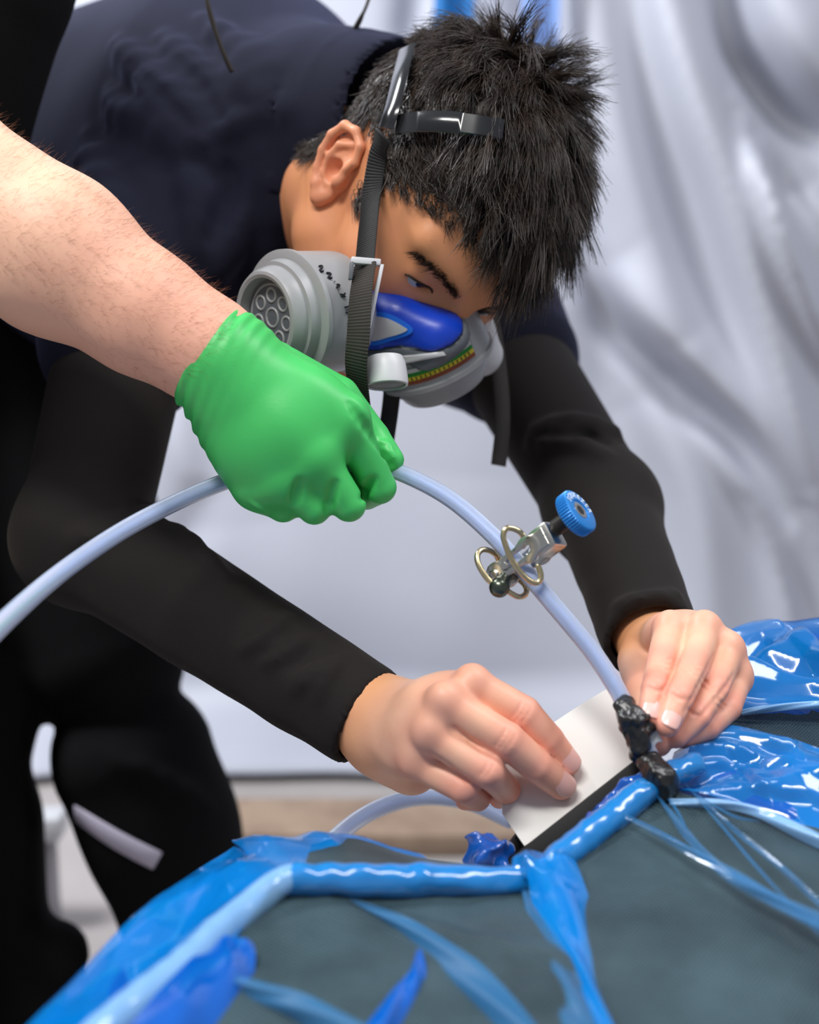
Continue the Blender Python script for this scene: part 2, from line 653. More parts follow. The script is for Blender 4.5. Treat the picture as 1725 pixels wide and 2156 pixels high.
FOLDS = [  # line in the photograph (downwards), half width px to its left and right, height in metres (towards the room)
    ([(1215, -300), (1235, 0), (1290, 300), (1370, 560), (1440, 700)], 70, 60, .060),
    ([(1350, -300), (1375, 0), (1425, 200), (1500, 400), (1565, 600), (1645, 850), (1760, 1120)], 30, 95, .125),
    ([(1225, 500), (1255, 600), (1310, 700), (1430, 815), (1550, 930), (1650, 1090)], 34, 22, -.075),
    ([(1270, 560), (1340, 650), (1450, 760), (1570, 880), (1680, 1030)], 20, 70, .070),
    ([(1500, -200), (1530, 60), (1590, 165), (1680, 262), (1800, 310)], 26, 30, -.080),
    ([(1570, -200), (1610, 20), (1680, 140), (1800, 220)], 40, 120, .100),
    ([(1545, 290), (1570, 400), (1610, 520), (1690, 680), (1780, 830)], 16, 80, .095),
    ([(1620, 330), (1670, 430), (1770, 570)], 22, 22, -.060),
    ([(1660, 420), (1710, 500), (1790, 600)], 14, 60, .060),
    ([(1330, 850), (1420, 1000), (1470, 1200), (1500, 1500)], 50, 70, .045),
    ([(1450, 880), (1530, 980), (1600, 1080), (1650, 1250), (1690, 1450)], 20, 55, .055),
    ([(1600, 1060), (1660, 1190), (1720, 1330), (1760, 1500)], 40, 30, -.040),
    ([(1230, 640), (1280, 820), (1400, 1050), (1440, 1300)], 50, 40, -.035),
    ([(1100, -200), (1130, 40), (1180, 300), (1230, 560)], 40, 30, -.040),
    ([(900, -200), (880, 40), (860, 120)], 40, 40, -.030),
    ([(360, 800), (380, 930), (420, 1060)], 40, 40, .024),
    ([(430, 1000), (400, 1120), (330, 1200)], 45, 45, -.020),
    ([(560, 1100), (600, 1350), (560, 1600)], 120, 120, .018),
    ([(980, 1000), (960, 1300), (1000, 1650)], 130, 130, .020),
    ([(100, 1400), (120, 1650), (170, 1800)], 60, 60, .020),
]


def build_tarp():
    nx, nz = 300, 260
    xs = np.linspace(-1.75, 1.75, nx); zs = np.linspace(0.02, 2.45, nz)
    X, Z = np.meshgrid(xs, zs, indexing='ij')
    D = 0.012 * np.sin(X * 5.1 + 0.6 * np.sin(Z * 2.2)) + 0.006 * np.sin(X * 13 + Z * 3) + 0.004 * np.sin(Z * 9 + X * 4)
    for line, hl, hr, h in FOLDS:
        q = catmull([np.array(on_tarp(*p) + (0,)) for p in line], 6)[:, :2]
        wl, wr = hl / FPX * TARP_Y * 1.05, hr / FPX * TARP_Y * 1.05
        side = np.zeros(X.shape)
        best = np.full(X.shape, 9.0); par = np.zeros(X.shape); m_ = len(q) - 1
        for i in range(len(q) - 1):
            a, b = q[i], q[i + 1]; ba = b - a
            t = clip01(((X - a[0]) * ba[0] + (Z - a[1]) * ba[1]) / (ba @ ba + 1e-9))
            dist = np.hypot(X - a[0] - t * ba[0], Z - a[1] - t * ba[1])
            par = np.where(dist < best, (i + t) / m_, par)
            side = np.where(dist < best, ba[0] * (Z - a[1]) - ba[1] * (X - a[0]), side)
            best = np.minimum(best, dist)
        w = np.where(side > 0, wr, wl)
        D += h * np.exp(-(best / w) ** 2) * np.sin(np.pi * (.04 + .92 * par)) ** .8
    Y = TARP_Y - D
    low = clip01((0.16 - Z) / 0.16)
    Y = Y - 0.22 * low ** 2
    Z = Z + 0.012 * low * np.sin(X * 17) * (Z > .03)
    V = np.stack([X, Y, Z], -1).reshape(-1, 3)
    i, j = np.meshgrid(np.arange(nx - 1), np.arange(nz - 1), indexing='ij')
    a = (i * nz + j).ravel()
    F = np.stack([a, a + nz, a + nz + 1, a + 1], 1)
    o = mesh_obj('tarpaulin', V, F, M['tarp'])
    s = o.modifiers.new('thickness', 'SOLIDIFY'); s.thickness = 0.002
    return tag(o, 'silver grey tarpaulin hanging in deep folds behind the workers', 'tarpaulin')


build_tarp()

# blue sheet hanging over the top of the tarpaulin, behind the hair
V = []; F = []
x0, z0 = on_tarp(905, 160); x1, z1 = on_tarp(985, 160)
n = 40
for i in range(n):
    z = z0 + (2.4 - z0) * i / (n - 1)
    for j in range(9):
        u = j / 8
        V.append((x0 + (x1 - x0) * u + .006 * math.sin(i * .3), TARP_Y - 0.075 - .014 * math.sin(u * 6.3 + i * .12) - (0.01 if i else 0), z))
for i in range(n - 1):
    for j in range(8):
        a = i * 9 + j
        F.append((a, a + 1, a + 10, a + 9))
o = mesh_obj('blue_sheet', V, F, M['blue_sheet'])
s = o.modifiers.new('thickness', 'SOLIDIFY'); s.thickness = 0.002
tag(o, 'strip of blue sheeting hanging over the tarpaulin behind the hair', 'sheet')
x0, z0 = on_tarp(1075, 120); x1, z1 = on_tarp(1165, 120)
V = [(a[0], a[1] - 0, a[2]) for a in V]
xs0 = min(v[0] for v in V); xs1 = max(v[0] for v in V)
V2 = [(x0 + (v[0] - xs0) / (xs1 - xs0) * (x1 - x0), v[1] - .005, v[2]) for v in V]
M['blue_pale'] = mat('pale_blue_sheeting', sRGB(120, 150, 205), 0.5, 0.4)
o = mesh_obj('blue_sheet', V2, F, M['blue_pale'])
s = o.modifiers.new('thickness', 'SOLIDIFY'); s.thickness = 0.002
tag(o, 'paler blue strip of sheeting above the tuft of hair', 'sheet')

# plank lying on the floor by the foot of the tarpaulin
pk = tag(plain_box('wooden_plank', (0.02, 2.05, 0.018), (0.36, 0.07, 0.018), M['board'], bev=0.004),
         'pale wooden plank lying on the floor below the tarpaulin', 'plank')

# grey steel trestle between the two legs
tr = thing('trestle', 'grey steel trestle standing between the legs at far left', 'trestle', (-0.58, 2.0, 0))
pt = P(88, 1735, 1.9)
plain_box('top_bar', (pt[0] - .12, pt[1], pt[2]), (0.15, 0.025, 0.018), M['mask_light'], tr, 0.008)
for dx in (0.0, -0.25):
    hz = pt[2] / 2 - .009
    plain_box('leg', (pt[0] + dx, pt[1], hz), (0.016, 0.018, hz), M['metal_grey'], tr, 0.004)
plain_box('brace', (pt[0] - .125, pt[1], .10), (0.12, 0.010, 0.012), M['metal_grey'], tr, 0.003)
# ------------------------------------------------------------------ the bending worker
HR = cv(-0.7118, -0.1972, -0.6741); HF = cv(0.1814, 0.8756, -0.4477)
HR = unit(HR); HF = unit(HF - (HF @ HR) * HR); HU = np.cross(HR, HF)
HO = CAM_O + cv(0.00446, -0.22112, 1.05108)
HAX = [HR, HF, HU]


def H(r, f, u):
    return HO + HR * r + HF * f + HU * u


def to_head(p):
    q = np.asarray(p) - HO
    return q @ HR, q @ HF, q @ HU


SH_R, SH_L = P(310, 500, 1.15), P(1035, 690, 1.29)
EL_R, WR_R = P(172, 1130, 1.01), P(790, 1503, 0.905)
EL_L, WR_L = P(1270, 1072, 1.09), P(1372, 1362, 0.955)
NECK_LOW = P(560, 330, 1.24)
HIP = P(-60, 520, 1.52)

man = thing('person', 'worker in navy shirt and grey respirator bending over the blue-wrapped mould', 'person', (P(250, 1078, 1.4)[0], P(250, 1078, 1.4)[1], 0))


def face(sc_only=False):
    F = Field(0.02)
    F.add(ell(H(0, -.006, .046), HAX, (.075, .097, .087)))
    F.add(ell(H(0, .042, .004), HAX, (.060, .056, .082)), .03)
    F.add(ell(H(0, .040, -.052), HAX, (.047, .048, .050)), .03)
    for s in (1, -1):
        F.add(rc(H(s * .052, .008, -.05), H(s * .012, .072, -.092), .020, .017), .025)
        F.add(ell(H(s * .047, .058, -.010), HAX, (.021, .024, .019)), .02)
        F.add(rc(H(s * .012, .091, .037), H(s * .047, .075, .042), .010, .009), .012)
        F.add(rc(H(s * .014, .106, -.034), H(s * .010, .104, -.032), .009, .009), .008)
    F.add(rc(H(0, .094, .024), H(0, .119, -.028), .0085, .0125), .012)
    for s in (1, -1):
        F.sub(ell(H(s * .031, .101, .018), HAX, (.016, .012, .0095)), .012)
        F.add(ell(H(s * .032, .0765, .018), HAX, (.0150, .0140, .0135)), .004)
        F.sub(ell(H(s * .033, .094, .0135), [HR - HF * .35 * s, HF + HR * .35 * s, HU], (.0130, .012, .0030)), .002)
    # neck down into the collar
    F.add(rc(H(0, -.025, -.045), NECK_LOW, .058, .064), .03)
    F.add(rc(H(.045, -.03, -.03), NECK_LOW + cv(0, .03, -.03), .022, .03), .03)
    return F


def ear(s):
    F = Field(.004)
    if True:
        c, sn = math.cos(math.radians(14)), math.sin(math.radians(14))

        def E(f, u, dr=0.0):
            f, u = f * .84, u * .82
            f2, u2 = f * c - u * sn, f * sn + u * c
            return H(s * (.0735 - .24 * f2 + dr), f2 - .003, u2 - .002)
        n = unit(np.cross(E(-.02, 0) - E(0, 0), E(0, .02) - E(0, 0)))
        F.add(ell(E(-.012, .004, -.003), [n, E(-.02, 0) - E(0, 0), E(0, .02) - E(0, 0)], (.0035, .0140, .026)), .006)
        F.add(ell(E(-.004, .002, -.008), [n, E(-.02, 0) - E(0, 0), E(0, .02) - E(0, 0)], (.008, .009, .018)), .006)
        out = [(.003, .006), (.008, .020), (.003, .033), (-.010, .038), (-.023, .033), (-.029, .018), (-.028, .002), (-.022, -.012), (-.013, -.022)]
        F.chain([E(a, b, .0015) for a, b in out], [.0026, .0030, .0033, .0035, .0036, .0034, .0031, .0030, .0036], .0022)
        F.chain([E(-.013, -.022, 0), E(-.006, -.029, -.002), E(-.001, -.022, -.004)], [.0048, .0058, .0045], .005)
        F.chain([E(-.004, .006, 0), E(-.012, .008, 0)], [.0016, .0012], .002)
        F.sub(ell(E(-.009, .022, .004), [n, E(-.02, 0) - E(0, 0), E(0, .02) - E(0, 0)], (.0050, .0076, .0084)), .003)
        F.chain([E(-.006, .028, -.001), E(-.017, .018, .001), E(-.019, .004, .001), E(-.013, -.010, 0), E(-.006, -.015, -.001)], [.0018, .0024, .0027, .0026, .0022], .0022)
        F.sub(ell(E(-.006, -.001, .002), [n, E(-.02, 0) - E(0, 0), E(0, .02) - E(0, 0)], (.0085, .0072, .0088)), .003)
        F.add(ell(E(.004, -.003, .001), HAX, (.004, .0045, .0065)), .003)
    return F


HEAD = face()
# chest inside the shirt closes the neck off
HEAD.add(ell(NECK_LOW + cv(-.05, .02, .05), [cv(1, 0, 0), cv(0, 1, 0), cv(0, 0, 1)], (.11, .12, .10)), .05)


def hand(F, wrist, wr, mcps, mr, fingers, palmk=0.012, fore=None, flat=None, fk=.0035, pw=.80):
    if fore is not None:
        F.add(rc(fore[0], wrist, fore[1], wr, flat), .02)
    for m, r in zip(mcps, mr):
        F.add(rc(wrist + (m - wrist) * .12, m, wr * pw, r), palmk)
    for a, b, ra, rb in zip(mcps[:-1], mcps[1:], mr[:-1], mr[1:]):
        F.add(rc(a * .72 + wrist * .28, b * .72 + wrist * .28, ra * .9, rb * .9), palmk)
    for joints, rads in fingers:
        for i in range(len(joints) - 1):
            F.add(rc(joints[i], joints[i + 1], rads[i], rads[i + 1]), fk if i == 0 else .001)


# ---- right hand: index and middle finger pressed on the paper, the others curled
RH = Field(0.012)
r_mcp = PP([(996, 1443, .842), (938, 1480, .828), (908, 1546, .829), (880, 1606, .842)])
r_f = [
    (PP([(996, 1443, .842), (1103, 1502, .838), (1154, 1558, .842), (1194, 1605, .846)]), [.0108, .0104, .0096, .0082]),
    (PP([(938, 1480, .828), (1068, 1558, .822), (1130, 1612, .830), (1182, 1654, .838)]), [.0108, .0105, .0098, .0084]),
    (PP([(908, 1546, .829), (1028, 1624, .820), (1066, 1662, .846), (1052, 1680, .866)]), [.0104, .0096, .0084, .0066]),
    (PP([(880, 1606, .842), (976, 1660, .828), (1006, 1680, .850), (980, 1685, .868)]), [.0098, .0088, .0078, .0062]),
    (PP([(850, 1540, .905), (960, 1560, .908), (1050, 1590, .905), (1120, 1625, .892)]), [.016, .0125, .0105, .008]),
]
hand(RH, WR_R + cv(.004, .006, -.005), .0235, r_mcp, [.0105, .0108, .0105, .0100], r_f, palmk=.016, fore=(EL_R * .25 + WR_R * .75, .029))
RH.add(rc(P(815, 1570, .905), P(868, 1620, .885), .020, .016), .02)
RH.add(rc(WR_R, P(900, 1540, .885), .020, .018), .02)

# ---- left hand: fingers reaching down to the sealed hose end
LH = Field(0.012)
l_mcp = PP([(1412, 1328, .890), (1484, 1328, .884), (1534, 1372, .882), (1552, 1430, .884)])
l_f = [
    (PP([(1412, 1328, .890), (1394, 1396, .848), (1380, 1452, .822), (1367, 1508, .811)]), [.0104, .0091, .0082, .0066]),
    (PP([(1484, 1328, .884), (1459, 1407, .842), (1430, 1469, .815), (1407, 1527, .805)]), [.0104, .0093, .0084, .0069]),
    (PP([(1534, 1372, .882), (1504, 1450, .848), (1468, 1508, .830), (1424, 1552, .822)]), [.0100, .0088, .0080, .0066]),
    (PP([(1552, 1430, .884), (1534, 1490, .858), (1490, 1532, .842), (1440, 1554, .832)]), [.0092, .0080, .0073, .0062]),
    (PP([(1352, 1392, .935), (1362, 1455, .885), (1392, 1520, .848), (1386, 1564, .824)]), [.016, .0128, .0108, .0082]),
]
hand(LH, WR_L + cv(0, 0, -.004), .0225, l_mcp, [.0108, .0106, .0102, .0098], l_f, palmk=.014, pw=.68, fore=(EL_L * .3 + WR_L * .7, .029))
# knuckle heads and skin creases over the finger joints
for Fd, mc in ((RH, r_mcp), (LH, l_mcp)):
    for m_ in mc:
        Fd.add(ell(m_ + cv(-.001, -.0045, -.0040), np.eye(3), ((.0080 if Fd is LH else .0062),) * 3), .006 if Fd is LH else .010)


# grooves between neighbouring fingers
for Fd, ln in ((LH, [(1449, 1339), (1429, 1381), (1421, 1410), (1400, 1452), (1386, 1493)]), (LH, [(1504, 1378), (1482, 1425), (1469, 1450), (1442, 1500)]),
               (LH, [(1546, 1419), (1529, 1447), (1509, 1471), (1468, 1518)]),
               (RH, [(960, 1532), (992, 1560), (1014, 1578)]), (RH, [(908, 1587), (947, 1612), (985, 1644)])):
    Fd.ridge(ln, .0009 if Fd is LH else .0012, sink=-.0003, sub=True, k=.0022)


def skin_crease(Fd, p, ax, n, half_w, r=.0007):
    ax = np.array(ax, float) / np.hypot(*ax); pr = np.array([-ax[1], ax[0]])
    for k in range(n):
        o = (k - (n - 1) / 2) * 11
        Fd.ridge([tuple(np.array(p) + ax * (o + 3.5 * (1 - t * t)) + pr * t * half_w) for t in (-1, -.5, 0, .5, 1)], r, sink=-.0002, sub=True, k=.0012)


for p, ax, n, w in (((1098, 1498), (.85, .53), 3, 24), ((1064, 1556), (.85, .53), 3, 26), ((1024, 1620), (.85, .5), 2, 18)):
    skin_crease(RH, p, ax, n, w)
for p, ax, n, w in (((1396, 1394), (-.2, 1), 3, 22), ((1456, 1404), (-.35, .94), 3, 22), ((1382, 1450), (-.2, 1), 1, 18), ((1430, 1466), (-.35, .94), 1, 19), ((1494, 1444), (-.5, .86), 2, 17), ((1462, 1500), (-.5, .86), 1, 15), ((1522, 1484), (-.6, .8), 2, 14)):
    skin_crease(LH, p, ax, n, w)

# ---- the rest of the body inside the clothes
BODY = Field(0.05)
BODY.add(rc(P(500, 330, 1.28), P(20, 450, 1.48), .125, .125))
BODY.add(rc(SH_R + cv(.03, 0, .03), SH_L, .055, .055))
for a, b, c in ((SH_R, EL_R, WR_R), (SH_L, EL_L, WR_L)):
    BODY.add(rc(a, b, .040, .030), .03)
    BODY.add(rc(b, c * .9 + b * .1, .030, .025), .02)
LEGS = [(P(40, 760, 1.50), P(250, 1460, 1.42), P(470, 2300, 1.50)), (P(-180, 760, 1.47), P(-95, 1500, 1.40), P(-10, 2240, 1.50))]
for a, b, c in LEGS:
    BODY.add(rc(P(-60, 560, 1.50), a, .11, .08), .05)
    BODY.add(rc(a, b, .07, .048), .03)
    BODY.add(rc(b, c, .046, .034), .02)


def redness(v, spots, base, red, rad):
    w = np.zeros(len(v))
    for c in spots:
        w = np.maximum(w, np.exp(-((v - c) ** 2).sum(1) / rad ** 2))
    return w


SK = np.array(sRGB(240, 186, 156)[:3]); SK_RED = np.array(sRGB(236, 152, 134)[:3]); SK_ORANGE = np.array(sRGB(226, 152, 84)[:3])
SK_FACE = np.array(sRGB(216, 148, 104)[:3])
surfs = []; cols = []
v, q = HEAD.surf(.0022, 1)
r_, f_, u_ = to_head(v)
c = np.repeat(SK_FACE[None], len(v), 0)
earw = sstep(.078, .090, r_) * sstep(.05, .03, np.abs(u_)) * sstep(.06, .04, np.abs(f_))
c = c * (1 - .6 * earw[:, None]) + SK_RED * .6 * earw[:, None]
ck = np.exp(-(((r_ - .035) / .03) ** 2 + ((f_ - .09) / .04) ** 2 + ((u_ + .005) / .02) ** 2))
c = c * (1 - .5 * ck[:, None]) + SK_RED * .5 * ck[:, None]
scalp = sstep(.02, .06, u_ - .35 * (f_ - .0))
surfs.append((v, q)); cols.append(c)
for s_ in (1, -1):
    v, q = ear(s_).surf(.0010, 3)
    surfs.append((v, q)); cols.append(np.repeat((SK_FACE * .75 + SK_RED * .25)[None], len(v), 0))
for Fd, mc, fg in ((RH, r_mcp, r_f), (LH, l_mcp, l_f)):
    v, q = Fd.surf(.0011, 1)
    spots = list(mc) + [j for f in fg for j in f[0][1:]]
    w = redness(v, spots, None, None, .013)[:, None]
    wr = WR_R if Fd is RH else WR_L
    w2 = sstep(.055, .02, np.linalg.norm(v - wr, axis=1))[:, None]
    c = SK * (1 - w) + SK_RED * w
    c = c * (1 - .75 * w2) + SK_ORANGE * .75 * w2
    surfs.append((v, q)); cols.append(c)
v, q = BODY.surf(.009, 1)
surfs.append((v, q)); cols.append(np.repeat(SK[None], len(v), 0))
v, q = join_surfs(surfs)
body = mesh_obj('body', v, q, M['skin'], man, col=np.concatenate(cols))


def nail(tip, dip, rad, parent, wid=.80, ln=1.35, tilt=(0, -.35, -1), back=.25):
    ax = unit(tip - dip)
    n = cv(*tilt); n = unit(n - (n @ ax) * ax)
    sd = np.cross(ax, n)
    V = []; F = []
    N1, N2 = 12, 14
    for k in (0, 1):
        for i in range(N1 + 1):
            for j in range(N2 + 1):
                a = -1 + 2 * i / N1; b = -1 + 2 * j / N2
                # rounded outline
                a2 = a * math.sqrt(max(0, 1 - .42 * b * b)); b2 = b * math.sqrt(max(0, 1 - .42 * a * a))
                th = a2 * wid * 1.15
                rr = rad * (1.035 if k == 0 else .90)
                V.append(tip + ax * (b2 * rad * ln * .62 - rad * back) + sd * math.sin(th) * rr + n * (math.cos(th) * rr - max(0, b2) ** 2 * rad * .10))
    W = N2 + 1; off = (N1 + 1) * W
    for i in range(N1):
        for j in range(N2):
            a = i * W + j
            F.append((a, a + 1, a + W + 1, a + W)); F.append((off + a, off + a + W, off + a + W + 1, off + a + 1))
    rim = [i * W for i in range(N1 + 1)] + [N1 * W + j for j in range(1, N2 + 1)] + [i * W + N2 for i in range(N1 - 1, -1, -1)] + [j for j in range(N2 - 1, 0, -1)]
    for a, b in zip(rim, rim[1:] + rim[:1]):
        F.append((a, b, off + b, off + a))
    o = mesh_obj('fingernail', V, F, M['nail'], parent)
    return o


for f in r_f[:2]:
    nail(f[0][3], f[0][2], f[1][3] * 1.02, man, tilt=(.1, -.45, -1))
for f in l_f[:2]:
    nail(f[0][3], f[0][2], f[1][3] * 1.02, man, tilt=(-.05, -.15, -1))

# ---- eyes and brows
for s in (1, -1):
    c = H(s * .032, .0765, .018)
    v, f = lathe(c - HF * .0128, HF + HR * .12 * s - HU * .25, [(0, .0001)] + [(.0128 - .0128 * math.cos(a), .0128 * math.sin(a)) for a in np.linspace(.15, 2.99, 20)] + [(.0256, .0001)], 32)
    e = mesh_obj('eyeball', v, f, M['eye_white'], man)
    d = unit(HF - HU * .35 + HR * -.10)
    v, f = lathe(c + d * .0105, d, [(0, .0058), (.0018, .0054), (.0027, .003), (.0030, .0001)], 24)
    mesh_obj('iris', v, f, M['iris'], e)


def strand_mesh(roots, dirs_fn, n_seg, lens, rad0, twist=None):
    """many tapered three-sided hairs in one mesh; dirs_fn(points, t) -> unit steps"""
    N = len(roots)
    pts = [roots]
    p = roots.copy()
    for i in range(n_seg):
        d = dirs_fn(p, i / n_seg)
        p = p + d * (lens / n_seg)[:, None]
        pts.append(p)
    pts = np.stack(pts, 1)                       # N, S+1, 3
    T = np.gradient(pts, axis=1)
    T /= np.linalg.norm(T, axis=2)[..., None] + 1e-12
    ref = np.random.default_rng(3).normal(size=(N, 1, 3))
    S1 = np.cross(T, ref); S1 /= np.linalg.norm(S1, axis=2)[..., None] + 1e-12
    S2 = np.cross(T, S1)
    w = rad0[:, None] * np.linspace(1, .12, n_seg + 1)[None, :] ** .7
    ring = []
    for k in range(3):
        a = 2 * math.pi * k / 3
        ring.append(pts + (S1 * math.cos(a) + S2 * math.sin(a)) * w[..., None])
    V = np.stack(ring, 2).reshape(-1, 3)
    base = (np.arange(N) * (n_seg + 1) * 3)[:, None, None]
    i = np.arange(n_seg)[None, :, None]
    k = np.arange(3)[None, None, :]
    k2 = (k + 1) % 3
    a = base + i * 3 + k; b = base + i * 3 + k2
    F = np.stack([a, b, b + 3, a + 3], -1).reshape(-1, 4)
    return V, F


for s in (1, -1):
    n = 300
    rg = np.random.default_rng(11 + s)
    t = rg.uniform(0, 1, n); wv = rg.normal(0, 1, n) * .0022 * (1 - .5 * t)
    rr = s * (.012 + .040 * t); uu = .0265 + .0085 * np.sin(t * 2.3) + wv; 
    p0 = np.array([H(a, .13, b) for a, b in zip(rr, uu)])
    # drop on to the face along -forward
    p = p0.copy()
    for _ in range(60):
        p = p - HF * np.clip(HEAD.eval(p) * .8, -.01, .03)[:, None]
    d = np.array([unit(HR * s * (.7 + .3 * a) + HU * (.5 - .8 * a) + HF * .25) for a in t])
    d = d + rg.normal(0, .15, d.shape)
    V, F = strand_mesh(p, lambda q, tt: d / np.linalg.norm(d, axis=1)[:, None], 3, np.full(n, .010) * rg.uniform(.6, 1.1, n), np.full(n, .00022))
    tag(mesh_obj('eyebrow', V, F, M['brow'], man), kind='stuff')

# dark lash line along the upper lid
for s in (1, -1):
    tt = np.linspace(-1, 1, 15)
    p = np.array([H(s * (.033 + .0125 * a), .12, .0140 + .0032 * math.sqrt(max(0, 1 - a * a))) for a in tt])
    for _ in range(50):
        p = p - HF * np.clip(HEAD.eval(p) * .8, -.01, .03)[:, None]
    v, f = tube(p, .0007 + .0003 * (1 - tt ** 2), 6, up=HF)
    mesh_obj('eyelashes', v, f, M['brow'], man)
# ------------------------------------------------------------------ clothes of the bending worker
def half(p0, n):
    p0 = np.asarray(p0); n = unit(n)
    return (lambda x, y, z: (x - p0[0]) * n[0] + (y - p0[1]) * n[1] + (z - p0[2]) * n[2]), p0, p0


ID3 = [cv(1, 0, 0), cv(0, 1, 0), cv(0, 0, 1)]
SHIRT = Field(0.06)
SHIRT.add(rc(P(470, 300, 1.31), P(-40, 430, 1.50), .150, .150))
SHIRT.add(rc(P(520, 400, 1.25), P(260, 520, 1.36), .105, .12))
SHIRT.add(rc(SH_R + cv(.05, -.02, .03), SH_L + cv(-.03, 0, .02), .075, .06), .08)
SHIRT.add(rc(SH_R + cv(.02, -.01, .02), SH_R * .62 + EL_R * .38, .078, .066), .05)
SHIRT.add(rc(SH_L, SH_L * .8 + EL_L * .2, .068, .060), .05)
NAX = unit(cv(-.80, -.10, .60))
CC = P(776, 325, 1.140)
SHIRT.add(rc(CC + NAX * .05, P(520, 330, 1.27), .096, .135), .04)
for fold, r in (
        ([(249, 95), (299, 150), (379, 209), (449, 279)], .011), ([(294, 160), (349, 209), (414, 289), (449, 339)], .010),
        ([(344, 80), (399, 140), (449, 200), (491, 269)], .010), ([(234, 194), (259, 244), (319, 259), (379, 319)], .010),
        ([(489, 150), (528, 190), (588, 234)], .009), ([(430, 40), (500, 110), (560, 160)], .009),
        ([(430, 300), (500, 262), (600, 238)], .005), ([(180, 300), (210, 400), (260, 480)], .012),
        ([(500, 400), (490, 480), (450, 560)], .012), ([(560, 330), (575, 450), (540, 580)], .010), ([(390, 360), (420, 430), (410, 520)], .010)):
    SHIRT.ridge(fold, r * 1.2, sink=r * .15, k=r * 1.2)
for fold, r in (([(479, 339), (499, 379), (479, 424), (449, 499)], .007), ([(270, 130), (330, 190), (400, 262)], .005), ([(370, 120), (425, 180), (468, 250)], .005)):
    SHIRT.ridge(fold, r * 1.2, sink=-.001, sub=True)
# the collar stands off from the neck all round
SHIRT.add(rc(CC + NAX * .045, CC - NAX * .006, .098, .092), .03)
SHIRT.sub(rc(CC - NAX * .09, CC + NAX * .03, .086, .076), .004)
SHIRT.add(tor(CC - NAX * .004, NAX, .0905, .0052), .003)
SHIRT.sub(tor(CC + NAX * .012, NAX, .1010, .0016), .002)
v, q = SHIRT.surf(.0037, 1)
shirt = mesh_obj('shirt', v, q, M['navy'], man)
tag(shirt, 'navy blue shirt with a loose collar')
# neck tie cords seen against the shirt, and the small loop inside the collar
v, f = ribbon(catmull([CC + unit(np.cross(NAX, AX_F)) * .0 + p for p in (P(752, 78, 1.12) - CC, P(785, 84, 1.12) - CC, P(803, 96, 1.12) - CC)], 5), cv(0, -1, -.4), .006, .0012)
mesh_obj('collar_loop', v, f, M['mask_light'], man)


def sleeve(sh, el, cuff, r0, r1, r2, folds, creases, name_label, start=.22, up=.05):
    S = Field(.02)
    S.add(rc(sh * (1 - start) + el * start, el, r0, r1), .03)
    ax = unit(cuff - el)
    S.add(rc(el, cuff + ax * .03, r1 * .97, r2), .016)
    S.add(ell(el, np.eye(3), (r1 * .98,) * 3), .02)
    for fo, r in folds:
        S.ridge(fo, r, sink=r * .22)
    for fo, r in creases:
        S.ridge(fo, r, sink=-.0005, sub=True)
    fr = frames(np.array([el, cuff]), cv(0, -1, 0))
    L = np.linalg.norm(cuff - el)

    def wr(x, y, z):
        t = (x - el[0]) * ax[0] + (y - el[1]) * ax[1] + (z - el[2]) * ax[2]
        w = sstep(-.02, .03, t) * sstep(L + .01, L - .03, t)
        return .0019 * w * vnoise(x * 1.0, y, z, 120, 5) * (0.4 + .6 * vnoise(x, y, z, 28, 8))
    lo, hi = np.minimum(el, cuff) - .08, np.maximum(el, cuff) + .08
    S.disp(wr, lo, hi)
    S.add(half(cuff, ax), 0.002, 'i')
    S.sub(rc(cuff - ax * .02, cuff + ax * .05, r2 * .87, r2 * .87), .002)
    v, q = S.surf(.0030, 1)
    return tag(mesh_obj('sleeve', v, q, M['black_knit'], man), name_label)


CUFF_R = P(776, 1512, .905)
sleeve(SH_R, EL_R, CUFF_R, .052, .0445, .0325,
       [([(345, 1062), (300, 1085), (220, 1110), (160, 1145)], .006), ([(600, 1300), (560, 1330), (515, 1362)], .005), ([(645, 1345), (600, 1370), (560, 1395)], .004),
        ([(340, 1100), (400, 1150), (470, 1215)], .006), ([(690, 1400), (655, 1420), (620, 1450)], .004), ([(720, 1380), (690, 1420), (670, 1470)], .004)],
       [([(590, 1290), (545, 1325), (505, 1350)], .0030), ([(335, 1040), (260, 1075), (190, 1110)], .004), ([(620, 1335), (580, 1362), (540, 1385)], .0025), ([(660, 1355), (645, 1385), (610, 1410)], .0025)],
       'black long sleeve of the arm nearer the camera')
CUFF_L = P(1374, 1352, .950)
sleeve(SH_L, EL_L, CUFF_L, .050, .0405, .0315,
       [([(1130, 905), (1210, 895), (1290, 910)], .007), ([(1120, 930), (1190, 930), (1270, 960)], .006), ([(1300, 1280), (1350, 1270), (1420, 1255)], .005), ([(1290, 1310), (1345, 1300), (1425, 1285)], .004)],
       [([(1125, 918), (1200, 910), (1280, 930)], .004), ([(1300, 1295), (1350, 1288), (1420, 1270)], .003)],
       'black long sleeve of the far arm', start=.1)

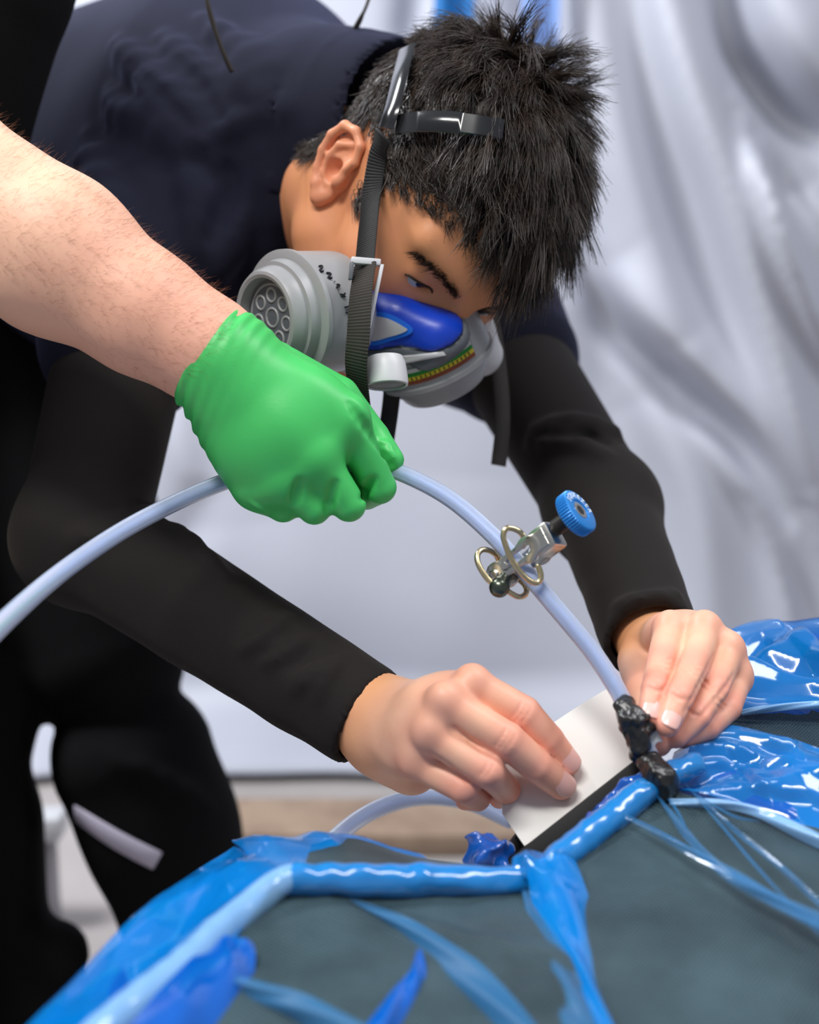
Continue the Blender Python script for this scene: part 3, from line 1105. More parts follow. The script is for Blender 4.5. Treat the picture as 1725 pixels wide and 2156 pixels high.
TR = Field(.04)
TR.add(rc(P(-10, 440, 1.50), P(-60, 600, 1.52), .150, .155), .05)
(a0, k0, f0), (a1, k1, f1) = LEGS
TR.add(rc(P(-40, 600, 1.52), a0, .14, .115), .05)
TR.add(rc(a0, P(222, 1385, 1.42), .115, .079), .04)
TR.add(rc(P(282, 1600, 1.42), P(338, 1740, 1.42), .081, .072), .004)
TR.add(rc(P(338, 1740, 1.42), P(480, 2180, 1.48), .072, .066), .03)
TR.add(rc(P(-60, 600, 1.52), a1, .14, .115), .05)
TR.add(rc(a1, P(-105, 1480, 1.40), .11, .080), .04)
TR.add(rc(P(-105, 1480, 1.40), P(-85, 1760, 1.41), .078, .064), .02)
TR.add(rc(P(-60, 1740, 1.41), P(-40, 1990, 1.45), .070, .068), .02)
TR.add(rc(P(-30, 2000, 1.45), P(112, 2012, 1.42), .062, .036), .012)
TR.add(rc(P(-10, 2040, 1.45), P(40, 2090, 1.45), .07, .07), .012)
for fo, r in (([(250, 1600), (340, 1640), (430, 1700)], .008),):
    TR.ridge(fo, r, sink=.004)
v, q = TR.surf(.0065, 1)
tag(mesh_obj('trousers', v, q, M['black_cloth'], man), 'black work trousers')
sp, _ = TR.hit(np.array([(158 + (332 - 158) * t, 1712 + 100 * t + 6 * math.sin(t * 3)) for t in np.linspace(0, 1, 24)]))
sp = sp - np.array([unit(p - CAM_O) for p in sp]) * .002
nr = TR.grad(sp)
v, f = ribbon(sp, nr, .019, .002)
tag(mesh_obj('reflective_strip', v, f, M['reflective'], man), 'pale reflective strip round the trouser leg')
for k, ank in enumerate((P(465, 2230, 1.485), P(10, 2110, 1.46))):
    B = Field(.02)
    g = np.array([ank[0], ank[1], 0.0])
    fw = unit(A(.75, -.45, 0))
    B.add(rc(ank, g + A(0, 0, .06), .050, .048), .02)
    B.add(rc(g + A(0, 0, .05), g + fw * .15 + A(0, 0, .035), .046, .036), .03)
    B.add(box(g + fw * .065 + A(0, 0, .012), [fw, np.cross(A(0, 0, 1), fw), A(0, 0, 1)], (.135, .048, .012), .01), .006)
    B.add(half(A(0, 0, .001), A(0, 0, -1)), .001, 'i')
    v, q = B.surf(.006, 1)
    mesh_obj('boot', v, q, M['boot'], man)
# ------------------------------------------------------------------ hair of the bending worker
def surf_d(px, off):
    p, t = HEAD.hit(np.array(px, float))
    return [(x, y, d - off) for (x, y), d in zip(px, t)]


BAND_PX = surf_d([(862, 95), (845, 150), (827, 225), (812, 270)], .023)
BAND_PX[0] = (858, 98, BAND_PX[1][2] + .024)
WEB_PX = surf_d([(812, 268), (796, 330), (784, 400)], .011)
PLATE_PX = surf_d([(836, 262), (880, 256), (940, 256), (1000, 262), (1060, 272)], .016)
STRAP_LINE = np.concatenate([catmull(PP(BAND_PX), 8), catmull(PP(WEB_PX), 8), catmull(PP(PLATE_PX[:4]), 8)])



def grow_hair():
    rg = np.random.default_rng(21)
    v, q = HEAD.surf(.004, 1)
    r, f, u = to_head(v)
    # hairline height as a function of how far forward
    fl = np.interp(f, [-.12, -.05, -.036, -.022, .010, .018, .030, .036, .052, .066, .076, .1], [-.050, -.040, -.02, .042, .042, .004, .004, .040, .050, .056, .066, .076])
    ok = (u > fl) & (np.abs(r) < .0785) & (f < .11) & (f > -.13)
    ok &= HEAD.eval(v) < .004
    S = v[ok]
    N = HEAD.grad(S)
    r, f, u = to_head(S)
    # children roots
    n_child = 30000
    ci = rg.integers(0, len(S), n_child)
    croot = S[ci] + rg.normal(0, .0016, (n_child, 3))
    # guides: thinned roots
    order = rg.permutation(len(S)); keep = []
    P0 = S
    taken = np.zeros(len(S), bool)
    for i in order:
        if taken[i]:
            continue
        keep.append(i)
        d = np.linalg.norm(P0 - P0[i], axis=1)
        taken |= d < (.0072 if u[i] > .05 else .0055)
    g = np.array(keep)
    G = S[g]; GN = N[g]; gr, gf, gu = r[g], f[g], u[g]
    whorl = H(-.008, -.052, .122)
    top = sstep(.055, .098, gu + .2 * np.maximum(gf, -.02) - .6 * np.maximum(np.abs(gr) - .02, 0))
    nape = sstep(-.02, -.06, gf) * sstep(.07, .02, gu)
    L = .015 + top * (.024 + .020 * sstep(-.02, .08, gf)) - .006 * nape
    L = L * (1 - .50 * sstep(-.015, .03, gr) * sstep(.02, .06, gf))
    near = np.exp(-(np.linalg.norm(G - whorl, axis=1) / .034) ** 2)
    L = L * rg.uniform(.75, 1.2, len(G)) + near * .008
    flow = G - whorl
    flow = flow - (flow * GN).sum(1)[:, None] * GN
    flow /= np.linalg.norm(flow, axis=1)[:, None] + 1e-6
    side = 1 - top
    flow = flow + (HF[None] * (.55 * side + .35 * top * sstep(-.06, .0, gf))[:, None])
    flow = flow + HU[None] * (.75 * side * sstep(-.03, .01, gf))[:, None]
    flow = flow - (flow * GN).sum(1)[:, None] * GN
    flow /= np.linalg.norm(flow, axis=1)[:, None] + 1e-6
    jit = rg.normal(0, 1, G.shape)
    lift = .13 + .22 * top + .95 * near
    nseg = 9
    path = [G]; p = G.copy()
    for i in range(nseg):
        t = i / nseg
        d = flow * (1.0 - .55 * near)[:, None] + GN * (lift * (1 - .75 * t))[:, None] + jit * (.17 + .13 * top + .45 * near)[:, None]
        d = d + np.array([0, 0, -1.0]) * (t * (.95 * top * (1 - .85 * near)))[:, None]
        d /= np.linalg.norm(d, axis=1)[:, None]
        p = p + d * (L / nseg)[:, None]
        s = HEAD.eval(p)
        lim = .0025 + .009 * top * min(1, 2 * t)
        push = np.maximum(lim - s, 0)
        gd = HEAD.grad(p)
        p = p + gd * push[:, None]
        path.append(p.copy())
    path = np.stack(path, 1)
    # children follow the nearest guide, clumping towards the tip
    near_i = np.empty(n_child, int)
    for a in range(0, n_child, 2000):
        d = ((croot[a:a + 2000, None] - G[None]) ** 2).sum(2)
        d = d * rg.uniform(.6, 1.6, d.shape)
        near_i[a:a + 2000] = d.argmin(1)
    t = np.linspace(0, 1, nseg + 1)[None, :, None]
    base = path[near_i]
    off = croot - base[:, 0]
    stray = rg.normal(0, 1, (n_child, 1, 3)) * (.0022 + .0022 * top[near_i])[:, None, None]
    cut = rg.uniform(.72, 1.12, (n_child, 1, 1))
    idx = np.clip(np.linspace(0, 1, nseg + 1)[None, :] * cut[:, :, 0], 0, 1) * nseg
    i0 = np.minimum(idx.astype(int), nseg - 1); fr = (idx - i0)[..., None]
    rows = np.arange(n_child)[:, None]
    bp = base[rows, i0] * (1 - fr) + base[rows, i0 + 1] * fr
    pts = bp + off[:, None] * (1 - .78 * t ** 1.2) + stray * t ** 1.5
    # hair lies flat under the harness straps
    mids = pts[:, 3:]
    hitm = np.zeros(n_child, bool)
    for a in range(0, n_child, 1500):
        dd = ((mids[a:a + 1500, :, None] - STRAP_LINE[None, None]) ** 2).sum(3).min((1, 2))
        hitm[a:a + 1500] = dd < .0105 ** 2
    flat_root = pts[:, :1] + (pts - pts[:, :1]) * .35
    pts = np.where(hitm[:, None, None], flat_root, pts)
    T = np.gradient(pts, axis=1); T /= np.linalg.norm(T, axis=2)[..., None] + 1e-12
    ref = rg.normal(size=(n_child, 1, 3))
    S1 = np.cross(T, ref); S1 /= np.linalg.norm(S1, axis=2)[..., None] + 1e-12
    S2 = np.cross(T, S1)
    w = (.00034 * rg.uniform(.7, 1.3, n_child))[:, None] * (np.linspace(1, .10, nseg + 1)[None, :] ** .6)
    V = np.stack([pts + (S1 * math.cos(a) + S2 * math.sin(a)) * w[..., None] for a in (0, 2.0944, 4.18879)], 2).reshape(-1, 3)
    b = (np.arange(n_child) * (nseg + 1) * 3)[:, None, None]
    i = np.arange(nseg)[None, :, None]; k = np.arange(3)[None, None, :]; k2 = (k + 1) % 3
    a_ = b + i * 3 + k; b_ = b + i * 3 + k2
    F = np.stack([a_, b_, b_ + 3, a_ + 3], -1).reshape(-1, 4)
    o = mesh_obj('hair', V, F, M['hair'], man)
    tag(o, 'short dark brown hair, tousled at the crown, fringe hanging forward', kind='stuff')
    # a thin dark cap under the hairs so that the scalp does not shine through
    v2, q2 = HEAD.surf(.003, 1)
    r, f, u = to_head(v2)
    fl = np.interp(f, [-.12, -.05, -.036, -.022, .010, .018, .030, .036, .052, .066, .076, .1], [-.046, -.036, -.016, .046, .046, .008, .008, .046, .058, .064, .074, .084])
    ok = (u > fl + .003 * np.sin(f * 900) + .002 * np.sin(f * 2100)) & (np.abs(r) < .079) & (f > -.13) & (HEAD.eval(v2) < .01)
    qq = q2[ok[q2].all(1)]
    used = np.unique(qq); rem = np.full(len(v2), -1); rem[used] = np.arange(len(used))
    vv = v2[used] + HEAD.grad(v2[used]) * .0009
    mesh_obj('hair_roots', vv, rem[qq], M['hair'], man)


grow_hair()
# ------------------------------------------------------------------ the second worker: bare forearm, green glove
helper = thing('person', 'second worker at the left edge, bare forearm and green glove holding the hose', 'person', (P(-150, 1078, 1.0)[0], P(-150, 1078, 1.0)[1], 0))
W2 = P(436, 738, .872)
EL2 = P(-230, 300, .90)
SH2 = P(-330, -330, 1.02)
ARM = Field(.03)
fl = cv(-.2, -.3, 1)
ARM.add(rc(P(-160, 350, .89), P(120, 540, .878), .0500, .0478), .012)
ARM.add(rc(P(120, 540, .878), P(300, 658, .873), .0478, .0374), .014)
ARM.add(rc(P(300, 658, .873), W2, .0372, .0308), .012)
ARM.add(rc(EL2, P(-160, 350, .89), .046, .0500), .012)
ARM.add(rc(EL2, SH2, .046, .055), .03)
ARM.add(rc(W2, P(600, 860, .872), .026, .022), .02)


def arm_bump(x, y, z):
    return .0012 * vnoise(x, y, z, 45, 2)


ARM.disp(arm_bump, P(-160, 350, .95) - .3, P(436, 738, .87) + .3)
v, q = ARM.surf(.004, 1)
SP = np.array(sRGB(238, 194, 164)[:3]); SP_R = np.array(sRGB(232, 166, 142)[:3])
w = sstep(.2, .02, np.linalg.norm(v - W2, axis=1))[:, None] * .7
mesh_obj('body', v, q, M['skin_pale'], helper, col=SP * (1 - w) + SP_R * w)
# fine hairs on the forearm
rg = np.random.default_rng(4)
pp = np.stack([rg.uniform(-40, 480, 1700), np.zeros(1700)], 1)
pp[:, 1] = 245 + (pp[:, 0]) * .80 + rg.uniform(0, 1, 1700) ** 1.6 * 330
pts, t = ARM.hit(pp)
g = np.abs(ARM.eval(pts)) < .002
pts = pts[g]; nn = ARM.grad(pts)
ax = unit(W2 - EL2)
dd = ax * .8 + nn * .45 + rg.normal(0, .25, pts.shape) + cv(0, -.4, 0); dd /= np.linalg.norm(dd, axis=1)[:, None]
V, F = strand_mesh(pts, lambda p_, t_: dd, 2, rg.uniform(.004, .010, len(pts)), np.full(len(pts), .00006))
M['arm_hair'] = mat('arm_hair', sRGB(150, 104, 76), .6, .3)
tag(mesh_obj('arm_hair', V, F, M['arm_hair'], helper), kind='stuff')

G = Field(.014)
g_mcp = PP([(728, 880, .866), (662, 958, .858), (594, 1008, .862), (540, 1024, .872)])
g_f = [
    (PP([(728, 880, .866), (800, 1026, .884), (772, 1040, .915), (735, 985, .928)]), [.0125, .0103, .0100, .009]),
    (PP([(662, 958, .858), (735, 1063, .868), (715, 1052, .912), (690, 985, .930)]), [.0125, .0103, .0100, .009]),
    (PP([(594, 1008, .862), (662, 1070, .868), (648, 1052, .912), (630, 985, .930)]), [.0122, .0100, .0100, .009]),
    (PP([(540, 1024, .872), (597, 1066, .878), (588, 1045, .912), (575, 985, .926)]), [.0118, .0098, .0095, .0085]),
    (PP([(560, 770, .895), (712, 838, .905), (786, 922, .908), (824, 968, .900)]), [.018, .0140, .0108, .0082]),
]
hand(G, W2 + cv(.006, .004, 0), .0310, g_mcp, [.0150, .0150, .0145, .0140], g_f, palmk=.020, fk=.006)
G.add(rc(P(520, 830, .885), P(660, 900, .885), .026, .022), .02)
G.add(rc(P(500, 900, .890), P(560, 990, .890), .020, .018), .02)
gax = unit(P(600, 850, .87) - P(300, 650, .873))
G.add(rc(W2 - gax * .02, W2 + gax * .01, .0318, .0312), .01)
CUT = P(430, 732, .872)
gn = unit(cv(-.83, -.555, .0))


def cuff_wr(x, y, z):
    t = -((x - CUT[0]) * gn[0] + (y - CUT[1]) * gn[1] + (z - CUT[2]) * gn[2])
    s1 = (x - CUT[0]) * AX_D[0] + (y - CUT[1]) * AX_D[1] + (z - CUT[2]) * AX_D[2]
    s1 = s1 + .35 * (x - CUT[0])
    ph = t * 900 - s1 * 130 + 1.4 * vnoise(x, y, z, 60, 9)
    w = sstep(.052, .0, t) * (.35 + .65 * sstep(-.03, .03, s1)) * (.5 + .5 * vnoise(x, y, z, 90, 3))
    return -.0018 * w * np.sin(ph)


G.disp(cuff_wr, CUT - .09, CUT + .09)
G.ridge([(738, 850), (762, 885), (790, 925), (822, 980)], .0024, sink=.0, sub=True, k=.004)
for fo in ([(620, 1062), (625, 1040), (632, 1015)], [(690, 1075), (697, 1045), (705, 1020)], [(762, 1050), (770, 1030), (785, 1012)]):
    G.ridge(fo, .0022, sink=0, sub=True, k=.004)
for fo in ([(800, 930), (815, 935), (826, 948)], [(806, 944), (818, 950), (830, 962)], [(528, 1058), (550, 1068), (560, 1080)]):
    G.ridge(fo, .0016, sink=.0004, k=.002)
G.add(half(CUT, gn), .001, 'i')
v, q = G.surf(.0013, 1)
tag(mesh_obj('glove', v, q, M['glove'], helper), 'thin green nitrile glove closed round the hose')

# dark clothing of the second worker at the corner of the frame
T2 = Field(.05)
T2.add(rc(P(-175, -130, 1.05), P(-460, 300, 1.08), .118, .15), .05)
T2.add(rc(P(-330, -200, 1.05), P(-480, 900, 1.10), .13, .16), .06)
T2.add(rc(SH2, SH2 * .45 + EL2 * .55, .072, .062), .04)
v, q = T2.surf(.007, 1)
tag(mesh_obj('shirt', v, q, M['black_cloth'], helper), 'black work shirt')
T3 = Field(.05)
T3.add(rc(P(-480, 900, 1.10), P(-640, 1250, 1.10), .155, .15), .05)
hp = P(-660, 1250, 1.10)
for dx in (-.09, .09):
    T3.add(rc(hp + A(dx, 0, 0), A(hp[0] + dx * 1.3, hp[1] + .05, .05), .10, .07), .05)
v, q = T3.surf(.012, 1)
mesh_obj('trousers', v, q, M['black_cloth'], helper)
# ------------------------------------------------------------------ half-mask respirator
mask = thing('respirator', 'grey and blue half-mask respirator with two filters strapped to the face', 'respirator', H(0, .12, -.05))


def inside_poly(poly, x, y):
    poly = np.asarray(poly, float); n = len(poly); c = np.zeros(np.shape(x), bool)
    j = n - 1
    for i in range(n):
        xi, yi = poly[i]; xj, yj = poly[j]
        c ^= ((yi > y) != (yj > y)) & (x < (xj - xi) * (y - yi) / (yj - yi + 1e-12) + xi)
        j = i
    return c


def patch(name, fld, poly, m, parent, th=.001, rise=.0006, step=4, rounds=True):
    """thin moulded patch lying on a surface, with the given outline"""
    poly = np.asarray(poly, float)
    if rounds:
        poly = np.array(catmull([np.append(p, 0) for p in np.vstack([poly, poly[:1]])], 6))[:-1, :2]
    c = poly.mean(0)
    rings = 9
    px = np.concatenate([c + (poly - c) * (k / rings) for k in range(1, rings + 1)] + [c[None]])
    pts, t = fld.hit(px)
    nr = fld.grad(pts)
    n = len(poly)
    top = pts + nr * (rise + th)
    bot = pts - nr * .001
    V = np.concatenate([top, bot]); o = len(top); F = []
    for k in range(rings - 1):
        for i in range(n):
            j = (i + 1) % n
            F.append((k * n + i, k * n + j, (k + 1) * n + j, (k + 1) * n + i))
            F.append((o + k * n + i, o + (k + 1) * n + i, o + (k + 1) * n + j, o + k * n + j))
    for i in range(n):
        j = (i + 1) % n
        F.append((o - 1, j, i)); F.append((2 * o - 1, o + i, o + j))
        a = (rings - 1) * n
        F.append((a + i, a + j, o + a + j, o + a + i))
    return sharp(mesh_obj(name, V, F, m, parent), 50)


# soft blue face piece over nose and cheeks
FP = Field(.02)
FP.add(ell(H(0, .088, -.045), HAX, (.049, .045, .050)))
FP.add(rc(H(.002, .113, .004), H(-.002, .138, -.045), .0155, .024), .02)
FP.add(rc(H(-.004, .116, .002), H(-.008, .130, -.034), .0155, .021), .012)
for s in (1, -1):
    FP.add(rc(H(s * .030, .098, -.012), H(s * .012, .116, .000), .014, .012), .015)
    FP.add(rc(H(s * .043, .075, -.030), H(s * .026, .104, -.046), .020, .020), .02)
FP.sub(ell(H(0, .060, -.045), HAX, (.055, .050, .060)), .002)
e0, _ = FP.hit(np.array([(775., 746.), (944., 736.)]))
FP_FULL = FP.ops[:]
fn_ = unit(np.cross(e0[1] - e0[0], HF))
if fn_ @ HU > 0: fn_ = -fn_
FP.add(half((e0[0] + e0[1]) / 2, fn_), .003, 'i')
v, q = FP.surf(.002, 1)
fp = tag(mesh_obj('face_piece', v, q, M['mask_blue'], mask), 'blue rubber face piece')
patch('trim_edge', FP, [(778, 655), (822, 662), (862, 684), (868, 700), (830, 714), (778, 724)], M['mask_blue_light'], fp, th=.0009)
patch('trim_panel', FP, [(778, 664), (818, 671), (852, 688), (857, 696), (822, 707), (778, 715)], M['mask_light'], fp, th=.0018)

# grey front housing with the exhalation valve
HB = Field(.012)
HB.ops = [o for o in FP_FULL]
HB.add(rc(H(.030, .118, -.068), H(-.020, .124, -.072), .020, .020), .016)
HB.add(half((e0[0] + e0[1]) / 2 + fn_ * .0004, -fn_), .002, 'i')
HB.add(half((e0[0] + e0[1]) / 2 + fn_ * .009, fn_ - HF * .25), .006, 'i')
HB.sub(ell(H(0, .060, -.05), HAX, (.060, .050, .070)), .002)
v, q = HB.surf(.002, 1)
hb = mesh_obj('front_housing', v, q, M['mask_dark'], mask)
va = P(812, 765, .932); vd = unit(cv(.06, .96, -.16))
v, f = lathe(va, vd, [(-.004, .0115), (0, .0130), (.004, .0136), (.0125, .0142), (.0150, .0140), (.0154, .0125), (.013, .0122), (.013, .001)], 40)
vlv = sharp(mesh_obj('exhalation_valve', v, f, M['mask_light'], mask), 30)
v, f = lathe(va + vd * .0132, vd, [(0, .0120), (.001, .0120), (.0014, .011), (.0014, .001)], 32)
sharp(mesh_obj('valve_cover', v, f, M['mask_dark'], vlv), 30)
# pale band under the blue face piece
patch('lower_band', HB, [(778, 751), (850, 748), (934, 741), (938, 746), (890, 757), (830, 766), (778, 768)], M['mask_light'], mask, th=.0015, rounds=False)


def make_filter(c0, n, near):
    ext = .007 if near else 0.0
    prof = [(-.010, .026), (-.004, .036), (0, .0385), (.003, .0410), (.006, .0415), (.034, .0430), (.0350, .0445), (.0385, .0445), (.0392, .0430),
            (.0400, .0385), (.0440, .0375), (.0470, .0370), (.0475, .0345), (.0500, .0338), (.0540, .0330), (.0570, .0310), (.0578, .0290), (.0570, .0268),
            (.0490, .0255), (.0485, .001)]
    prof = [(t + (ext if t > .03 else 0), r) for t, r in prof]
    v, f = lathe(c0, n, prof, 72)
    flt = sharp(mesh_obj('filter', v, f, M['mask_grey'], mask), 28)
    # perforated disc in the recess
    v, f = lathe(c0 + n * (.0487 + ext), n, [(0, .0250), (.0012, .0250), (.0014, .0240), (.0014, .001)], 40)
    g = sharp(mesh_obj('grille', v, f, M['mask_dark'], flt), 30)
    u = unit(np.cross(n, A(.3, .2, .9))); w = np.cross(n, u)
    for R_, r_, cnt in ((.0, .0062, 1), (.0150, .0046, 7)):
        for k in range(cnt):
            an = 2 * math.pi * k / cnt + .3
            p = c0 + n * (.0498 + ext) + (u * math.cos(an) + w * math.sin(an)) * R_
            path = np.array([p + (u * math.cos(b) + w * math.sin(b)) * r_ for b in np.linspace(0, 2 * math.pi, 17)])
            v, f = tube(path, .0011, 6, up=n, caps=False)
            mesh_obj('grille_ring', v, f, M['mask_grey'], g)
    path = np.array([c0 + n * (.0498 + ext) + (u * math.cos(b) + w * math.sin(b)) * .0222 for b in np.linspace(0, 2 * math.pi, 49)])
    v, f = tube(path, .0010, 6, up=n, caps=False)
    mesh_obj('grille_ring', v, f, M['mask_grey'], g)
    return flt


nR = unit(cv(-.72, .17, -.67))
cR = P(710, 655, .988)
fR = make_filter(cR, nR, True)
tag(fR, 'grey round filter with a handwritten date, nearer the camera')
nL = unit(cv(.37, .80, .46))
cL = P(928, 786, 1.040) - nL * .047
fL = make_filter(cL, nL, False)
tag(fL, 'grey round filter with a striped label, on the far side of the face')
# bayonet sockets that carry the filters
for c0, n, b in ((cR, nR, H(.035, .095, -.055)), (cL, nL, H(-.035, .095, -.055))):
    S = Field(.01); S.add(rc(b, c0 - n * .006, .022, .024))
    v, q = S.surf(.003, 1)
    mesh_obj('filter_socket', v, q, M['mask_dark'], mask)
# pale shell at the far edge of the mask
S = Field(.01); S.add(rc(P(1000, 690, 1.060), P(1012, 745, 1.065), .013, .017)); S.add(rc(P(992, 660, 1.05), P(1000, 690, 1.06), .006, .012))
v, q = S.surf(.002, 1)
mesh_obj('side_shell', v, q, M['mask_light'], mask)

# handwritten date on the near filter
FR_F = Field(.001); FR_F.add(cyl(cR, cR + nR * .041, .0418, .0430, .001), 0)
z2 = lambda x, y: (490 + x * .371, 484 + y * .371)
strokes = [
    [(488, 212), (502, 208), (506, 218), (490, 236), (512, 240)], [(530, 248), (548, 250), (554, 258), (538, 272), (560, 278)],
    [(574, 296), (576, 299)], [(588, 312), (604, 318), (586, 330)], [(596, 346), (598, 349)],
    [(606, 368), (624, 372), (632, 384)], [(634, 362), (618, 380)], [(632, 440), (656, 436)], [(638, 470), (662, 468)], [(648, 452), (650, 456)], [(656, 520), (664, 530)],
]
for st in strokes:
    px = np.array([z2(*p) for p in st])
    if len(px) > 2:
        px = catmull([np.append(p, 0) for p in px], 3)[:, :2]
    pts, t = FR_F.hit(px)
    pts = pts + FR_F.grad(pts) * .0009
    v, f = tube(pts, .00065, 6, up=nR + .01)
    mesh_obj('ink_stroke', v, f, M['ink'], fR)

# striped label round the far filter
for (t0, t1, m) in ((.0185, .0215, 'mask_light'), (.0215, .0245, 'label_green'), (.0245, .0275, 'label_yellow'), (.0275, .0305, 'label_brown')):
    if m not in M:
        M[m] = mat(m, {'label_green': sRGB(28, 132, 40), 'label_yellow': sRGB(206, 188, 40), 'label_brown': sRGB(128, 62, 36)}[m], .5, .4)
    u = unit(-AX_F - (-AX_F @ nL) * nL); w = np.cross(nL, u)
    V = []; F = []
    angs = np.linspace(-.62, .78, 30)
    for a in angs:
        d = u * math.cos(a) + w * math.sin(a)
        for (t, r) in ((t0, .0426), (t0, .0436), (t1, .0437), (t1, .0426)):
            V.append(cL + nL * t + d * r)
    for i in range(len(angs) - 1):
        for j in range(4):
            k = (j + 1) % 4
            F.append((i * 4 + j, i * 4 + k, i * 4 + 4 + k, i * 4 + 4 + j))
    F += [(0, 1, 2, 3), tuple(4 * (len(angs) - 1) + j for j in (3, 2, 1, 0))]
    o = sharp(mesh_obj('label_stripe', V, F, M[m], fL), 30)
    if m == 'label_yellow':
        for a in np.linspace(-.5, .62, 15):
            d = u * math.cos(a) + w * math.sin(a); e = np.cross(nL, d)
            c = cL + nL * (t0 + t1) / 2 + d * .0438
            plain_box('ink_stroke', c, (.0003, .0011, .0005), M['ink'], fL, 0, R=[e, nL, d])

# ---- straps
def strap(name, px, wid, th, m, ds=None, nor=None, parent=mask, n=7):
    pts = [P(x, y, d) for x, y, d in px]
    path = catmull(pts, n)
    if isinstance(nor, str): nor = HEAD.grad(path)
    v, f = ribbon(path, -AX_F if nor is None else nor, wid, th)
    return sharp(mesh_obj(name, v, f, m, parent), 50)


def webbing(name, px, wid, m, nor=None, pitch=.0021):
    """woven strap: a band with real cross ribs"""
    path = catmull([P(*p) for p in px], 40)
    seg = np.r_[0, np.cumsum(np.linalg.norm(np.diff(path, axis=0), axis=1))]
    n = int(seg[-1] / (pitch / 4))
    s = np.linspace(0, seg[-1], n)
    path = np.stack([np.interp(s, seg, path[:, i]) for i in range(3)], 1)
    T, Sd, N = frames(path, (-AX_F if nor is None else nor))
    rib = .00075 + .00042 * np.cos(2 * np.pi * s / pitch)
    V = np.stack([path - Sd * wid * .5, path - Sd * wid * .47 + N * rib[:, None], path + Sd * wid * .47 + N * rib[:, None], path + Sd * wid * .5,
                  path + Sd * wid * .47 - N * rib[:, None], path - Sd * wid * .47 - N * rib[:, None]], 1).reshape(-1, 3)
    F = []
    for i in range(n - 1):
        for j in range(6):
            k = (j + 1) % 6
            F.append((i * 6 + j, i * 6 + k, i * 6 + 6 + k, i * 6 + 6 + j))
    F += [tuple(range(6))[::-1], tuple((n - 1) * 6 + j for j in range(6))]
    return mesh_obj(name, V, F, m, mask)


tp = BAND_PX
strap('harness_band', tp, .0135, .0012, M['gloss_black'], nor='head')
st = WEB_PX
st = [(806, 285, tp[3][2] - .003)] + st[1:] + [(775, 480, .948), (768, 556, .930)]
webbing('strap', st, .0158, M['web_black'], nor=unit(cv(-.5, 0, -.85)))
webbing('strap', [(769, 558, .928), (760, 620, .915), (755, 700, .910), (750, 770, .915), (758, 850, .935)], .0168, M['web'], nor=unit(cv(-.45, 0, -.9)))
bd = PLATE_PX
strap('harness_plate', bd, [.0145] * 8 + [.0150] * 10 + [.014] * 11, .0014, M['gloss_black'], nor='head')
# buckle: pale frame round the strap
bc = P(769, 560, .926)
bu, bv = unit(cv(.98, .05, .2)), unit(cv(-.1, .98, -.1)); bw = np.cross(bu, bv)
bk = plain_box('buckle', bc + bu * 0 - bv * .003, (.0098, .0022, .0022), M['mask_light'], mask, .0008, R=[bu, bv, bw])
plain_box('buckle_side', bc + bu * .0088 + bv * .020, (.0012, .022, .0022), M['mask_light'], bk, .0006, R=[unit(bu), unit(bv - bu * .10), bw])
plain_box('buckle_side', bc - bu * .0088 + bv * .004, (.0012, .006, .0022), M['mask_dark'], bk, .0006, R=[bu, bv, bw])
# loose ends: strap behind the chin and the long tail on the far side
webbing('strap', [(828, 800, 1.02), (822, 860, 1.03), (812, 930, 1.03)], .0125, M['web_black'])
webbing('strap', [(1030, 640, 1.10), (1044, 720, 1.10), (1056, 820, 1.09), (1058, 900, 1.085), (1050, 980, 1.08)], .0125, M['web'], nor=unit(cv(.3, 0, -.9)))
# ------------------------------------------------------------------ hose, clamp, paper, sealant
M['hose'] = mat('clear_hose', sRGB(196, 210, 238), 0.22, 0.5, trans=0.45, ior=1.18, sss=(0.1, .006))
M['hose_core'] = mat('hose_bore', sRGB(150, 178, 226), 0.3, 0.4)
HOSE = [(-220, 1560, .60), (-100, 1425, .66), (0, 1318, .72), (120, 1212, .785), (250, 1122, .835), (370, 1058, .872), (480, 1012, .898), (580, 985, .908), (680, 975, .912),
        (790, 982, .908), (860, 1003, .897), (950, 1052, .880), (1040, 1130, .860), (1110, 1208, .848), (1180, 1290, .838), (1250, 1375, .828), (1300, 1452, .820), (1332, 1520, .815), (1368, 1590, .808), (1392, 1640, .802)]
hp = catmull(PP(HOSE), 8)
hose = thing('hose', 'milky clear hose running from the green glove through the clamp to the mould', 'hose', P(860, 1003, .897))
v, f = tube(hp, .0053, 18)
mesh_obj('hose_wall', v, f, M['hose'], hose)
v, f = tube(hp, .0030, 12)
mesh_obj('hose_bore', v, f, M['hose_core'], hose)
# second length of hose behind the mould
hb2 = catmull(PP([(660, 1830, .92), (700, 1772, .95), (760, 1722, .98), (830, 1690, 1.0), (905, 1678, 1.02), (990, 1690, 1.03), (1080, 1730, 1.02)]), 8)
h2 = thing('hose', 'second pale hose curving out of focus under the hand with the paper', 'hose', P(700, 1772, .95))
v, f = tube(hb2, .0060, 18)
mesh_obj('hose_wall', v, f, M['hose'], h2)
v, f = tube(hb2, .0036, 12)
mesh_obj('hose_bore', v, f, M['hose_core'], h2)

# ---- hose clamp
clamp = thing('hose_clamp', 'steel screw hose clamp with blue knurled knob on the hose', 'clamp', P(1090, 1180, .85))
z4 = lambda x, y: (960 + x * .2087, 1000 + y * .2087)
kn = unit(cv(.70, -.545, -.46))
kc = P(*z4(1265, 350), .832)          # centre of the knob's face
rk = .0142
prof = [(-.0085, .006), (-.0085, rk - .0015), (-.0078, rk - .0004), (-.007, rk), (-.0012, rk), (-.0004, rk - .0005), (0, rk - .0016), (0, .0072), (-.0006, .0070), (-.0006, .0055)]
v, f = lathe(kc, kn, prof, 96)
